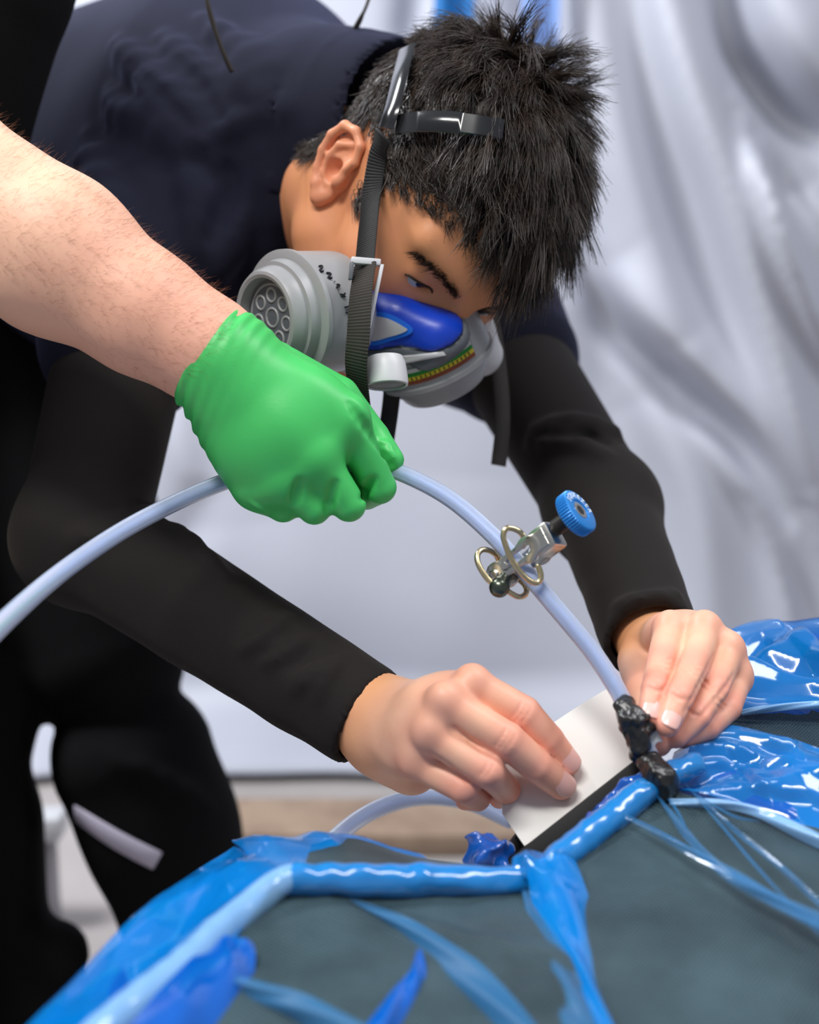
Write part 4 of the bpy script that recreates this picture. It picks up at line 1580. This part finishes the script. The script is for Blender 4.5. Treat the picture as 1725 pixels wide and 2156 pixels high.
# knurling: push every other rim vertex in
vv = v.copy()
ctr = kc
rel = v - kc; tt = rel @ kn; rad = rel - tt[:, None] * kn
rl = np.linalg.norm(rad, axis=1)
an = np.arange(len(v)) % 96
rim = (rl > rk - .0006)
vv[rim & (an % 2 == 0)] -= rad[rim & (an % 2 == 0)] * .05
knob = sharp(mesh_obj('knob', vv, f, M['knob'], clamp), 30)
v, f = lathe(kc - kn * .001, kn, [(-.004, .0055), (.0006, .0055), (.0008, .0048), (.0006, .0034)], 32)
ins = sharp(mesh_obj('socket_insert', v, f, M['steel'], knob), 30)
v, f = lathe(kc - kn * .001, kn, [(-.001, .0034), (.0007, .0034)], 6)
sharp(mesh_obj('hex_socket', v, f, M['screw'], knob), 30)


def glyphs(txt, c, n, right, R, a0, a1, size, m, parent):
    """raised print round a ring"""
    n = unit(n); right = unit(right - (right @ n) * n); upv = np.cross(n, right)
    for i, ch in enumerate(txt):
        cu = bpy.data.curves.new('print', 'FONT'); cu.body = ch; cu.size = size; cu.extrude = .00012
        cu.align_x = 'CENTER'
        ob = bpy.data.objects.new('print', cu); COL.objects.link(ob)
        dg = bpy.context.evaluated_depsgraph_get()
        me = bpy.data.meshes.new_from_object(ob.evaluated_get(dg))
        bpy.data.objects.remove(ob, do_unlink=True)
        a = a0 + (a1 - a0) * i / max(1, len(txt) - 1)
        rad = right * math.cos(a) + upv * math.sin(a)
        tan = np.cross(rad, n)
        for vtx in me.vertices:
            q = np.array(vtx.co)
            vtx.co = tuple(c + rad * (R + q[1]) + tan * q[0] + n * (q[2] + .0001))
        me.materials.append(m)
        o = bpy.data.objects.new('print_letter', me); COL.objects.link(o)
        o.parent = parent; o.matrix_parent_inverse = parent.matrix_basis.inverted()


glyphs('SQUEEZER', kc, kn, cv(1, 0, 0), .0088, math.radians(175), math.radians(35), .0050, M['white_ink'], knob)
v, f = lathe(kc - kn * .0085, -kn, [(0, .0052), (.012, .0052), (.012, .001)], 32)
v2 = v.copy()
sharp(mesh_obj('screw', v, f, M['screw'], clamp), 30)
# body: nut block and a channel of two side plates
a_top = P(*z4(1000, 600), .836); a_bot = P(*z4(470, 1010), .858)
cx = unit(a_bot - a_top)                         # down the body
cz = unit(cv(0, 0, -1) - (cv(0, 0, -1) @ cx) * cx)
cz = unit(cz + .55 * np.cross(cx, cz))
cy = np.cross(cz, cx)
Lb = np.linalg.norm(a_bot - a_top)
fr = plain_box('frame', a_top + cx * .006, (.0075, .0085, .0070), M['steel'], clamp, .0022, R=[cx, cy, cz])
for s in (-1, 1):
    S = Field(.002)
    c0 = a_top + cz * s * .0068
    S.add(box(c0 + cx * (Lb * .5 + .002), [cx, cy, cz], (Lb * .5, .0062, .0008), .0006), .001)
    S.add(cyl(c0 + cx * .017 - cz * .0008, c0 + cx * .017 + cz * .0008, .0085, None, .0004), .002)
    S.add(cyl(c0 + cx * Lb - cz * .0008, c0 + cx * Lb + cz * .0008, .0072, None, .0004), .002)
    S.sub(box(c0 + cx * (Lb * .60), [cx, cy, cz], (.008, .0026, .004), .0025), .0005)
    S.sub(cyl(c0 + cx * .017 - cz * .004, c0 + cx * .017 + cz * .004, .0026, None, .0002), .0003)
    v, q = S.surf(.0006, 1)
    mesh_obj('side_plate', v, q, M['steel'], clamp)
v, f = lathe(a_top + cx * Lb - cz * .0095, cz, [(0, .002), (.0006, .0030), (.002, .0032), (.017, .0032), (.0184, .0030), (.019, .002)], 24)
sharp(mesh_obj('roller', v, f, M['steel'], clamp), 30)
v, f = lathe(a_top + cx * (Lb * .80) - cz * .0090, cz, [(0, .002), (.0006, .0026), (.002, .0028), (.016, .0028), (.0174, .0026), (.018, .002)], 24)
sharp(mesh_obj('rivet', v, f, M['steel'], clamp), 30)
bp = P(*z4(440, 1135), .846)
S = Field(.002); S.add(ell(bp, np.eye(3), (.0062,) * 3)); S.add(rc(bp, bp + cv(.004, -.006, .004), .0045, .004))
v, q = S.surf(.0008, 1)
mesh_obj('ball_end', v, q, mat('dark_zinc', sRGB(92, 98, 88), .25, .5, metal=.9), clamp)
for pts_, d0, d1 in (
        ([(430, 850), (400, 800), (330, 760), (260, 758), (218, 810), (225, 890), (270, 980), (330, 1060), (390, 1105)], .866, .846),
        ([(680, 615), (640, 570), (570, 540), (505, 545), (480, 610), (500, 700), (545, 820), (610, 925), (680, 1010), (760, 1075), (825, 1088), (858, 1040), (850, 970), (825, 905)], .838, .836),
        ([(500, 1155), (560, 1195), (630, 1228), (690, 1215), (715, 1165), (695, 1110), (655, 1070), (620, 1050)], .846, .866)):
    n = len(pts_)
    pw = catmull([P(*z4(x, y), d0 + (d1 - d0) * i / (n - 1) - .004 * math.sin(math.pi * i / (n - 1))) for i, (x, y) in enumerate(pts_)], 6)
    v, f = tube(pw, .00175, 10, up=(.3, .8, .5))
    mesh_obj('wire_loop', v, f, M['brass_wire'], clamp)

# ---- white paper held against the dark slot
pc = [P(1054, 1598, .866), P(1283, 1452, .893), P(1400, 1585, .848), P(1104, 1776, .822)]
def paper_pt(u, v):
    a = pc[0] * (1 - u) + pc[1] * u
    b = pc[3] * (1 - u) + pc[2] * u
    return a * (1 - v) + b * v
pn = unit(np.cross(pc[1] - pc[0], pc[3] - pc[0]))
if pn @ AX_F > 0: pn = -pn
p0 = (pc[0] + pc[1] + pc[2] + pc[3]) / 4
outline = [(1052, 1600), (1283, 1452), (1400, 1585), (1104, 1776), (1057, 1706)]
ed = []
for (xa, ya), (xb, yb) in zip(outline, outline[1:] + outline[:1]):
    for k in range(16):
        ed.append((xa + (xb - xa) * k / 16, ya + (yb - ya) * k / 16))
ed = np.array(ed); cen = ed.mean(0); n = len(ed); RN = 14


def on_paper(px):
    dr = AX_R * ((px[0] - CX) / FPX) + AX_D * ((px[1] - CY) / FPX) + AX_F
    return CAM_O + dr * (((p0 - CAM_O) @ pn) / (dr @ pn))


pts = [on_paper(cen + (e - cen) * (k / RN)) for k in range(1, RN + 1) for e in ed] + [on_paper(cen)]
pts = np.array(pts)
eu = unit(pc[1] - pc[0]); ew = np.cross(pn, eu)
a_, b_ = (pts - p0) @ eu, (pts - p0) @ ew
pts = pts + pn * (.0022 * np.sin(a_ * 38 + .5) + .0012 * np.sin(b_ * 60 + a_ * 22))[:, None]
V = np.concatenate([pts, pts - pn * .0006]); off = len(pts); F = []
for k in range(RN - 1):
    for i in range(n):
        j = (i + 1) % n
        F.append((k * n + i, k * n + j, (k + 1) * n + j, (k + 1) * n + i))
        F.append((off + k * n + i, off + (k + 1) * n + i, off + (k + 1) * n + j, off + k * n + j))
for i in range(n):
    j = (i + 1) % n
    F.append((off - 1, j, i)); F.append((2 * off - 1, off + i, off + j))
    k = (RN - 1) * n
    F.append((k + i, k + j, off + k + j, off + k + i))
tag(sharp(mesh_obj('paper_sheet', V, F, M['paper']), 60), 'stiff white sheet of paper pressed down under two fingers', 'paper')

# ---- black sealant putty at the end of the hose
def putty(name, pts, rads, label, seed, amp=.0016, extra=()):
    S = Field(.004)
    S.chain([P(*p) for p in pts], rads, .004)
    for a, b, ra, rb in extra:
        S.add(rc(P(*a), P(*b), ra, rb), .003)
    lo = np.min([P(*p) for p in pts], 0) - .03; hi = np.max([P(*p) for p in pts], 0) + .03
    S.disp(lambda x, y, z: amp * vnoise(x, y, z, 420, seed) + amp * .5 * np.abs(vnoise(x, y, z, 900, seed + 1)), lo, hi)
    v, q = S.surf(.0008, 0)
    return tag(mesh_obj(name, v, q, M['tape_black']), label, 'sealant')


putty('sealant_putty', [(1318, 1490, .811), (1335, 1520, .806), (1342, 1560, .804), (1338, 1580, .806)], [.0070, .0078, .0062, .0045],
      'black sealant putty wrapped round the hose beside the index finger', 1, extra=[((1340, 1545, .803), (1336, 1590, .806), .005, .003), ((1330, 1510, .806), (1362, 1530, .806), .006, .005)])
putty('sealant_putty', [(1358, 1610, .798), (1382, 1628, .795), (1400, 1648, .793), (1404, 1665, .793)], [.0060, .0078, .0080, .0060],
      'black sealant putty where the hose enters the blue film roll', 2, extra=[((1372, 1605, .800), (1390, 1620, .800), .006, .006)])
S = Field(.002)
S.add(box(P(1376, 1556, .812), [cv(.45, .88, -.1), cv(.88, -.45, 0), cv(0, .1, 1)], (.0095, .0042, .003), .001))
S.sub(cyl(P(1392, 1575, .80), P(1392, 1575, .83), .0035), .0004)
v, q = S.surf(.0007, 1)
tag(mesh_obj('tube_fitting', v, q, M['white_plastic']), 'small white plastic clip below the fingertips of the far hand', 'clip')
# ------------------------------------------------------------------ mould wrapped in blue vacuum-bag film
def film_mat(name, col, alpha, rough=.14, bump=True, spec=.6):
    m = mat(name, col, rough, spec, alpha=alpha, coat=(.9, .05), bump=(9, .15, .006) if bump else None)
    return m


M['film'] = film_mat('blue_film', sRGB(4, 130, 214), .55)
M['film_deep'] = film_mat('blue_film_layers', sRGB(2, 92, 190), .8)
M['film_thin'] = film_mat('blue_film_single', sRGB(64, 136, 196), .26)
M['film_roll'] = film_mat('blue_film_roll', sRGB(20, 128, 204), .86, .2)
M['film_pale'] = film_mat('blue_film_pale', sRGB(150, 200, 245), .6, .25)
M['film_soft'] = mat('blue_film_soft', sRGB(44, 116, 170), .45, .3, alpha=.38)


def weave_mat():
    m = mat('carbon_weave_under_film', sRGB(58, 84, 94), .45, .4, coat=(.15, .2))
    nt = m.node_tree; b = nt.nodes['Principled BSDF']
    tc = nt.nodes.new('ShaderNodeTexCoord')
    mp = nt.nodes.new('ShaderNodeMapping'); mp.inputs['Rotation'].default_value = (0, 0, .62)
    nt.links.new(tc.outputs['Object'], mp.inputs['Vector'])
    ck = nt.nodes.new('ShaderNodeTexWave'); ck.bands_direction = 'X'; ck.inputs['Scale'].default_value = 170; ck.inputs['Distortion'].default_value = .6
    nt.links.new(mp.outputs['Vector'], ck.inputs['Vector'])
    ck2 = nt.nodes.new('ShaderNodeTexWave'); ck2.bands_direction = 'Y'; ck2.inputs['Scale'].default_value = 120; ck2.inputs['Distortion'].default_value = .6
    nt.links.new(mp.outputs['Vector'], ck2.inputs['Vector'])
    mu = nt.nodes.new('ShaderNodeMath'); mu.operation = 'MULTIPLY'
    nt.links.new(ck.outputs['Fac'], mu.inputs[0]); nt.links.new(ck2.outputs['Fac'], mu.inputs[1])
    bp = nt.nodes.new('ShaderNodeBump'); bp.inputs['Strength'].default_value = .9; bp.inputs['Distance'].default_value = .0012
    nt.links.new(mu.outputs[0], bp.inputs['Height']); nt.links.new(bp.outputs['Normal'], b.inputs['Normal'])
    mx = nt.nodes.new('ShaderNodeMix'); mx.data_type = 'RGBA'
    mx.inputs['A'].default_value = sRGB(30, 50, 58); mx.inputs['B'].default_value = sRGB(70, 96, 104)
    no = nt.nodes.new('ShaderNodeTexNoise'); no.inputs['Scale'].default_value = 18; no.inputs['Detail'].default_value = 5
    nt.links.new(tc.outputs['Object'], no.inputs['Vector'])
    ad = nt.nodes.new('ShaderNodeMath'); ad.operation = 'MULTIPLY_ADD'; ad.inputs[1].default_value = .35
    nt.links.new(mu.outputs[0], ad.inputs[0]); nt.links.new(no.outputs['Fac'], ad.inputs[2])
    rp = nt.nodes.new('ShaderNodeMapRange'); rp.inputs['From Min'].default_value = .35; rp.inputs['From Max'].default_value = 1.0
    nt.links.new(ad.outputs[0], rp.inputs['Value']); nt.links.new(rp.outputs['Result'], mx.inputs['Factor'])
    nt.links.new(mx.outputs['Result'], b.inputs['Base Color'])
    return m


M['weave'] = weave_mat()
mould = thing('mould', 'dark woven mould wrapped in blue vacuum film in the foreground', 'mould', P(1200, 2000, .70))


def coons(top, bot, left, right, nu, nv):
    """surface between four boundary curves given as (px, py, d) lists (left/right run top to bottom)"""
    def cur(pts, n):
        q = catmull(PP(pts), 12) if len(pts) > 2 else np.array([P(*pts[0]), P(*pts[1])])
        s = np.r_[0, np.cumsum(np.linalg.norm(np.diff(q, axis=0), axis=1))]; s /= s[-1]
        t = np.linspace(0, 1, n)
        return np.stack([np.interp(t, s, q[:, i]) for i in range(3)], 1)
    Tt, B = cur(top, nu), cur(bot, nu); L, R = cur(left, nv), cur(right, nv)
    u = np.linspace(0, 1, nu)[:, None, None]; v = np.linspace(0, 1, nv)[None, :, None]
    S = (1 - v) * Tt[:, None] + v * B[:, None] + (1 - u) * L[None] + u * R[None]
    S -= (1 - u) * (1 - v) * Tt[0] + u * (1 - v) * Tt[-1] + (1 - u) * v * B[0] + u * v * B[-1]
    return S


def crease(nu, nv, n, amp, seed, edge=.12):
    """crumpled sheet: random straight folds, flat facets between them"""
    rg = np.random.default_rng(seed)
    u = np.linspace(0, 1, nu)[:, None]; v = np.linspace(0, 1, nv)[None, :]
    h = np.zeros((nu, nv))
    for i in range(n):
        a = rg.uniform(0, math.pi); c = rg.uniform(0, 1, 2)
        s = (u - c[0]) * math.cos(a) + (v - c[1]) * math.sin(a)
        wd = rg.uniform(.08, .3)
        h += rg.choice([-1, 1]) * np.maximum(0, 1 - np.abs(s) / wd) * rg.uniform(.3, 1)
    h *= amp
    e = np.minimum(np.minimum(u, 1 - u), np.minimum(v, 1 - v))
    return h * np.clip(e / edge + .25, 0, 1)


def sheet(name, S, m, h=None, th=.0012, parent=mould, label=None):
    nu, nv = S.shape[:2]
    du = np.gradient(S, axis=0); dv = np.gradient(S, axis=1)
    N = np.cross(du, dv); N /= np.linalg.norm(N, axis=2)[..., None] + 1e-12
    if (N.mean((0, 1)) @ AX_F) > 0: N = -N
    if h is not None: S = S + N * h[..., None]
    V = np.concatenate([S.reshape(-1, 3), (S - N * th).reshape(-1, 3)])
    o = nu * nv
    i, j = np.meshgrid(np.arange(nu - 1), np.arange(nv - 1), indexing='ij')
    a = (i * nv + j).ravel()
    F = [np.stack([a, a + nv, a + nv + 1, a + 1], 1), np.stack([a, a + 1, a + nv + 1, a + nv], 1) + o]
    rim = np.concatenate([np.arange(nu) * nv, (nu - 1) * nv + np.arange(1, nv), np.arange(nu - 2, -1, -1) * nv + nv - 1, np.arange(nv - 2, 0, -1)])
    r2 = np.roll(rim, -1)
    F.append(np.stack([rim, r2, r2 + o, rim + o], 1))
    ob = mesh_obj(name, V, np.concatenate(F), m, parent)
    if label: tag(ob, label)
    return sharp(ob, 70)


# woven laminate under the film
SA = coons([(560, 1872, .708), (840, 1880, .728), (1118, 1878, .745)], [(250, 2330, .55), (700, 2330, .555), (1330, 2330, .575)],
           [(560, 1872, .708), (440, 2060, .635), (250, 2330, .55)], [(1118, 1878, .745), (1225, 2030, .665), (1330, 2330, .575)], 60, 50)
sheet('laminate_panel', SA, M['weave'], crease(60, 50, 8, .0025, 3), .012, label='dark woven panel behind the front film roll')
SB = coons([(1180, 1815, .757), (1290, 1735, .778), (1400, 1662, .800)], [(1330, 2330, .575), (1700, 2330, .585), (2050, 2330, .60)],
           [(1180, 1815, .757), (1240, 2030, .662), (1330, 2330, .575)], [(1400, 1662, .800), (1600, 1715, .785), (1900, 1830, .75), (2050, 2330, .60)], 60, 60)
sheet('laminate_panel', SB, M['weave'], crease(60, 60, 7, .0022, 5), .012, label='dark woven panel beside the paper')
SC = coons([(1490, 1470, .93), (1600, 1485, .93), (1850, 1490, .93)], [(1450, 1580, .86), (1600, 1600, .85), (1850, 1640, .84)],
           [(1490, 1470, .93), (1450, 1580, .86)], [(1850, 1490, .93), (1850, 1640, .84)], 24, 16)
sheet('laminate_panel', SC, M['weave'], None, .010, label='dark woven panel behind the far hand')

# film sheets
S1 = coons([(492, 1778, .800), (540, 1800, .765), (600, 1838, .722)], [(-60, 2330, .54), (100, 2330, .545), (290, 2330, .552)],
           [(492, 1778, .800), (400, 1842, .760), (282, 1930, .705), (60, 2156, .60), (-60, 2330, .54)], [(600, 1838, .722), (510, 1960, .672), (430, 2070, .632), (290, 2330, .552)], 50, 80)
sheet('film_sheet', S1, M['film'], crease(50, 80, 14, .006, 8), .001, label='blue film falling over the near left edge')
S1b = coons([(494, 1782, .806), (545, 1804, .77), (605, 1842, .727)], [(-50, 2335, .545), (110, 2335, .55), (295, 2335, .557)],
            [(494, 1782, .806), (402, 1846, .766), (285, 1934, .711), (64, 2160, .606), (-50, 2335, .545)], [(605, 1842, .727), (515, 1964, .678), (434, 2074, .638), (295, 2335, .557)], 40, 60)
sheet('film_sheet', S1b, M['film_deep'], crease(40, 60, 8, .003, 18) - .004, .002)
S2 = coons([(488, 1776, .802), (600, 1772, .815), (700, 1766, .815), (790, 1790, .805), (930, 1838, .795)], [(580, 1850, .718), (840, 1850, .735), (1120, 1838, .752)],
           [(488, 1776, .802), (580, 1850, .718)], [(930, 1838, .795), (1120, 1838, .752)], 60, 24)
sheet('film_sheet', S2, M['film'], crease(60, 24, 12, .005, 4), .001, label='blue film bunched behind the front roll')
S2b = coons([(660, 1800, .80), (740, 1785, .802), (850, 1825, .795)], [(640, 1850, .74), (840, 1850, .745), (1000, 1845, .755)],
            [(660, 1800, .80), (640, 1850, .74)], [(850, 1825, .795), (1000, 1845, .755)], 20, 10)
sheet('laminate_panel', S2b, M['weave'], None, .006)
# right-hand film beyond the far hand
S5 = coons([(1420, 1585, .828), (1475, 1548, .840), (1530, 1527, .850), (1610, 1545, .848), (1730, 1572, .842), (1880, 1600, .835)],
           [(1400, 1655, .802), (1530, 1682, .797), (1640, 1728, .785), (1760, 1775, .77), (1900, 1840, .75)],
           [(1420, 1585, .828), (1400, 1655, .802)], [(1880, 1600, .835), (1900, 1840, .75)], 90, 44)
sheet('film_sheet', S5, M['film'], crease(90, 44, 11, .010, 12), .001, label='crumpled glossy blue film below the far hand')
S5b = coons([(1420, 1600, .832), (1530, 1560, .852), (1730, 1600, .845), (1880, 1630, .84)],
            [(1405, 1662, .806), (1530, 1688, .80), (1640, 1734, .79), (1900, 1848, .755)],
            [(1420, 1600, .832), (1405, 1662, .806)], [(1880, 1630, .84), (1900, 1848, .755)], 50, 24)
sheet('film_sheet', S5b, M['film_deep'], crease(50, 24, 9, .004, 13), .002)
S6 = coons([(1500, 1345, .985), (1560, 1318, 1.0), (1640, 1302, 1.01), (1760, 1300, 1.01), (1880, 1310, 1.0)], [(1480, 1500, .905), (1560, 1498, .905), (1700, 1492, .905), (1880, 1500, .90)],
           [(1500, 1345, .985), (1470, 1420, .945), (1480, 1500, .905)], [(1880, 1310, 1.0), (1890, 1400, .95), (1880, 1500, .90)], 70, 50)
sheet('film_sheet', S6, M['film'], crease(70, 50, 9, .012, 23), .001, label='raised blue film behind the far hand')
S6b = coons([(1505, 1352, .99), (1640, 1310, 1.016), (1880, 1318, 1.006)], [(1485, 1505, .912), (1640, 1500, .912), (1880, 1505, .907)],
            [(1505, 1352, .99), (1485, 1505, .912)], [(1880, 1318, 1.006), (1880, 1505, .907)], 30, 20)
sheet('film_sheet', S6b, M['film_deep'], crease(30, 20, 8, .004, 24) - .005, .002)

# film rolled into welts along the edges
def welt(name, pts, r, m, seed, wr=.0006, label=None, seg=18, end=.6):
    path = catmull(PP(pts), 14)
    n = len(path)
    rr = r * (1 - (1 - end) * np.abs(np.linspace(-1, 1, n)) ** 6)
    V, F = tube(path, rr, seg)
    V = V + wr * 1.6 * np.stack([vnoise(V[:, 0], V[:, 1], V[:, 2], 420, seed + 7 + k) for k in range(3)], 1) * .5 + wr * np.stack([vnoise(V[:, 0], V[:, 1], V[:, 2], 160, seed + k) for k in range(3)], 1)
    o = mesh_obj(name, V, F, m, mould)
    if label: tag(o, label)
    return o


welt('film_roll', [(580, 1852, .706), (700, 1852, .716), (860, 1856, .729), (1000, 1856, .740), (1118, 1852, .749)], .0085, M['film_roll'], 31, .0010, 'bright blue roll of film along the front edge')
welt('film_roll', [(1150, 1828, .752), (1220, 1778, .765), (1300, 1712, .781), (1388, 1645, .797)], .0086, M['film_roll'], 35, .0008, 'blue roll of film along the edge by the paper')
welt('film_roll', [(1395, 1640, .798), (1430, 1622, .806), (1475, 1604, .815)], .0072, M['film_roll'], 37, .0010, 'short blue roll of film beyond the black putty')
welt('film_ridge', [(640, 1830, .712), (560, 1880, .700), (470, 1955, .672), (380, 2035, .640), (260, 2130, .605), (120, 2240, .572)], (.0078), M['film_pale'], 39, .0005, 'pale folded ridge of film at the near left')
# knots and loose folds
def crumple(name, c, R, rad, m, seed, amp=.004, label=None):
    S = Field(.004)
    S.add(ell(c, R, rad))
    lo, hi = c - max(rad) * 1.6, c + max(rad) * 1.6
    S.disp(lambda x, y, z: amp * np.abs(vnoise(x, y, z, 190, seed)) * 1.6 + amp * .6 * vnoise(x, y, z, 420, seed + 1) - amp * .4, lo, hi)
    v, q = S.surf(.0012, 0)
    o = mesh_obj(name, v, q, m, mould)
    if label: tag(o, label)
    return o


crumple('film_knot', P(1146, 1836, .750), ID3, (.0165, .0105, .014), M['film'], 41, .004, 'knot of gathered film where two rolls meet')
crumple('film_knot', P(1022, 1800, .806), ID3, (.015, .012, .014), M['film_deep'], 44, .004, 'tuft of blue film left of the paper')
crumple('film_knot', P(1322, 1668, .803), [cv(.8, -.6, .1), cv(.6, .8, 0), cv(0, 0, 1)], (.026, .0055, .008), M['film_deep'], 48, .003)
crumple('film_knot', P(1232, 1742, .788), [cv(.8, -.6, .1), cv(.6, .8, 0), cv(0, 0, 1)], (.022, .0045, .008), M['film_deep'], 50, .003)
M['slot_shade'] = mat('black_slot_shade', sRGB(12, 12, 14), .6, .3)
plain_box('slot_shade', P(1215, 1745, .812), (.052, .010, .006), M['slot_shade'], mould, .002, R=[cv(.80, -.58, .16), cv(.5, .75, -.3), cv(.1, .3, .95)])  # black bar stands in for the shade in the slot below the paper


def fold(pts, ws, m, lift=.0015, th=.0016, label=None):
    """loose fold of film lying over a panel: (px,py,d) line, widths"""
    path = catmull(PP(pts), 10)
    n = len(path)
    w = np.interp(np.linspace(0, 1, n), np.linspace(0, 1, len(ws)), ws)
    T, Sd, N = frames(path, -AX_F + .6 * A(0, 0, 1))
    K = 9; V = []
    for k in range(2):
        for j in range(K):
            s = -1 + 2 * j / (K - 1)
            hgt = lift * (1 - s * s) * (w / max(ws)) + .0012 + .0008 * np.sin(np.linspace(0, 14, n) + j)
            V.append(path + Sd * (s * w * .5)[:, None] + N * (hgt - k * .0006)[:, None])
    V = np.stack(V, 1)                                # n, 2K, 3
    F = []
    for i in range(n - 1):
        for j in range(K - 1):
            a = i * 2 * K + j
            F.append((a, a + 1, a + 2 * K + 1, a + 2 * K))
            F.append((a + K, a + K + 2 * K, a + K + 2 * K + 1, a + K + 1))
    o = mesh_obj('film_fold', V.reshape(-1, 3), F, m, mould)
    if label: tag(o, label)
    return o


lf = -.004
fold([(1385, 1680, .790), (1450, 1762, .752), (1530, 1842, .718), (1620, 1890, .698), (1760, 1960, .672)], [.001, .005, .006, .007, .010], M['film_thin'], .003)
fold([(1320, 1722, .770), (1420, 1775, .745), (1540, 1842, .715), (1640, 1900, .693), (1760, 1968, .668)], [.002, .004, .006, .005, .004], M['film_thin'], .002)
fold([(1470, 1680, .785), (1560, 1760, .750), (1680, 1860, .708), (1800, 1980, .666)], [.001, .003, .003, .003], M['film_thin'], .0015)
fold([(1160, 1822, .746), (1180, 1895, .722), (1204, 1980, .688), (1236, 2070, .650), (1290, 2200, .602)], [.026, .029, .017, .008, .007], M['film'], .006)
fold([(1164, 1840, .743), (1186, 1905, .719), (1207, 1985, .687), (1238, 2075, .649), (1290, 2200, .603)], [.018, .022, .012, .006, .005], M['film_deep'], .003)
fold([(1120, 1880, .738), (1150, 1960, .700), (1185, 2060, .655), (1225, 2180, .612)], [.010, .016, .016, .014], M['film_thin'], .002)
fold([(740, 1895, .708), (860, 1955, .686), (980, 2050, .650), (1080, 2150, .615), (1150, 2240, .588)], [.0005, .009, .016, .014, .012], M['film_soft'], .003)
fold([(884, 2005, .665), (876, 2060, .645), (845, 2110, .628), (800, 2170, .606), (760, 2240, .585)], [.002, .009, .012, .012, .010], M['film_deep'], .003)
fold([(440, 2040, .640), (540, 2085, .625), (640, 2125, .612), (760, 2190, .590)], [.0005, .008, .012, .012], M['film_soft'], .003)
fold([(500, 1985, .660), (470, 2040, .640), (390, 2130, .606), (300, 2230, .576)], [.016, .028, .030, .024], M['film_deep'], .004)
for ln in ([(1300, 1712, .776), (1400, 1762, .750), (1530, 1838, .718), (1640, 1895, .694), (1780, 1975, .666)], [(1440, 1652, .800), (1520, 1745, .757), (1610, 1850, .714), (1740, 1990, .664)],
           [(1395, 1672, .796), (1425, 1712, .776), (1450, 1760, .752)], [(1450, 1668, .796), (1540, 1722, .770), (1600, 1735, .765)]):
    q_ = catmull(PP(ln), 8)
    V, F = tube(q_ + A(0, -.0003, .0016), .0009 * np.sin(np.linspace(.15, 3.0, len(q_))), 8)
    mesh_obj('film_crease', V, F, M['film_soft'], mould)
plain_box('slot_shade', P(1066, 1806, .842), (.0045, .020, .008), M['slot_shade'], mould, .0015, R=[cv(.80, .5, .1), cv(-.62, .75, -.1), cv(0, .2, .95)])  # second black bar, in place of the shaded slot left of the paper
# pale fold: the highlight along the far film's lower edge, put into its colour
fold([(1410, 1690, .790), (1560, 1700, .785), (1700, 1760, .765), (1850, 1830, .745)], [.004, .006, .008, .008], M['film_pale'], .004)
fold([(1560, 1502, .902), (1640, 1490, .902), (1760, 1484, .902), (1860, 1486, .90)], [.004, .005, .005, .005], M['film_pale'], .003)

welt('slit_shade', [(1612, 1380, .962), (1660, 1368, .966), (1710, 1376, .964), (1790, 1400, .958)], .0045, mat('dark_green_slit_shade', sRGB(8, 52, 60), .5, .4), 61, .0006, 'dark strip in place of a shaded opening in the raised film')  # solid strip coloured like the shade inside a slit
# bench that carries the mould, hidden below it
bench = thing('workbench', 'steel-legged workbench standing under the blue-wrapped mould', 'bench', (.12, .66, 0))
plain_box('bench_top', (.14, .64, .50), (.17, .10, .014), M['board'], bench, .004)
for dx in (-.14, .14):
    for dy in (-.07, .07):
        plain_box('leg', (.14 + dx, .64 + dy, .243), (.016, .016, .243), M['metal_grey'], bench, .003)
B = plain_box('mould_core', (.14, .64, .552), (.13, .07, .038), M['metal_grey'], mould, .01)

# thin cords hanging in at the top of the frame
for pts, lab in (([(432, -60, 1.04), (436, 0, 1.04), (452, 60, 1.045), (472, 115, 1.05), (489, 152, 1.055)], 'thin dark cord hanging down over the shoulder of the navy shirt'),
                 ([(792, -60, 1.10), (776, 0, 1.10), (760, 38, 1.10), (742, 72, 1.105)], 'thin dark cord leading up from the shirt collar')):
    v, f = tube(catmull(PP(pts), 8), .0022, 8, prof=(1.3, .6))
    tag(mesh_obj('cord', v, f, M['web']), lab, 'cord')
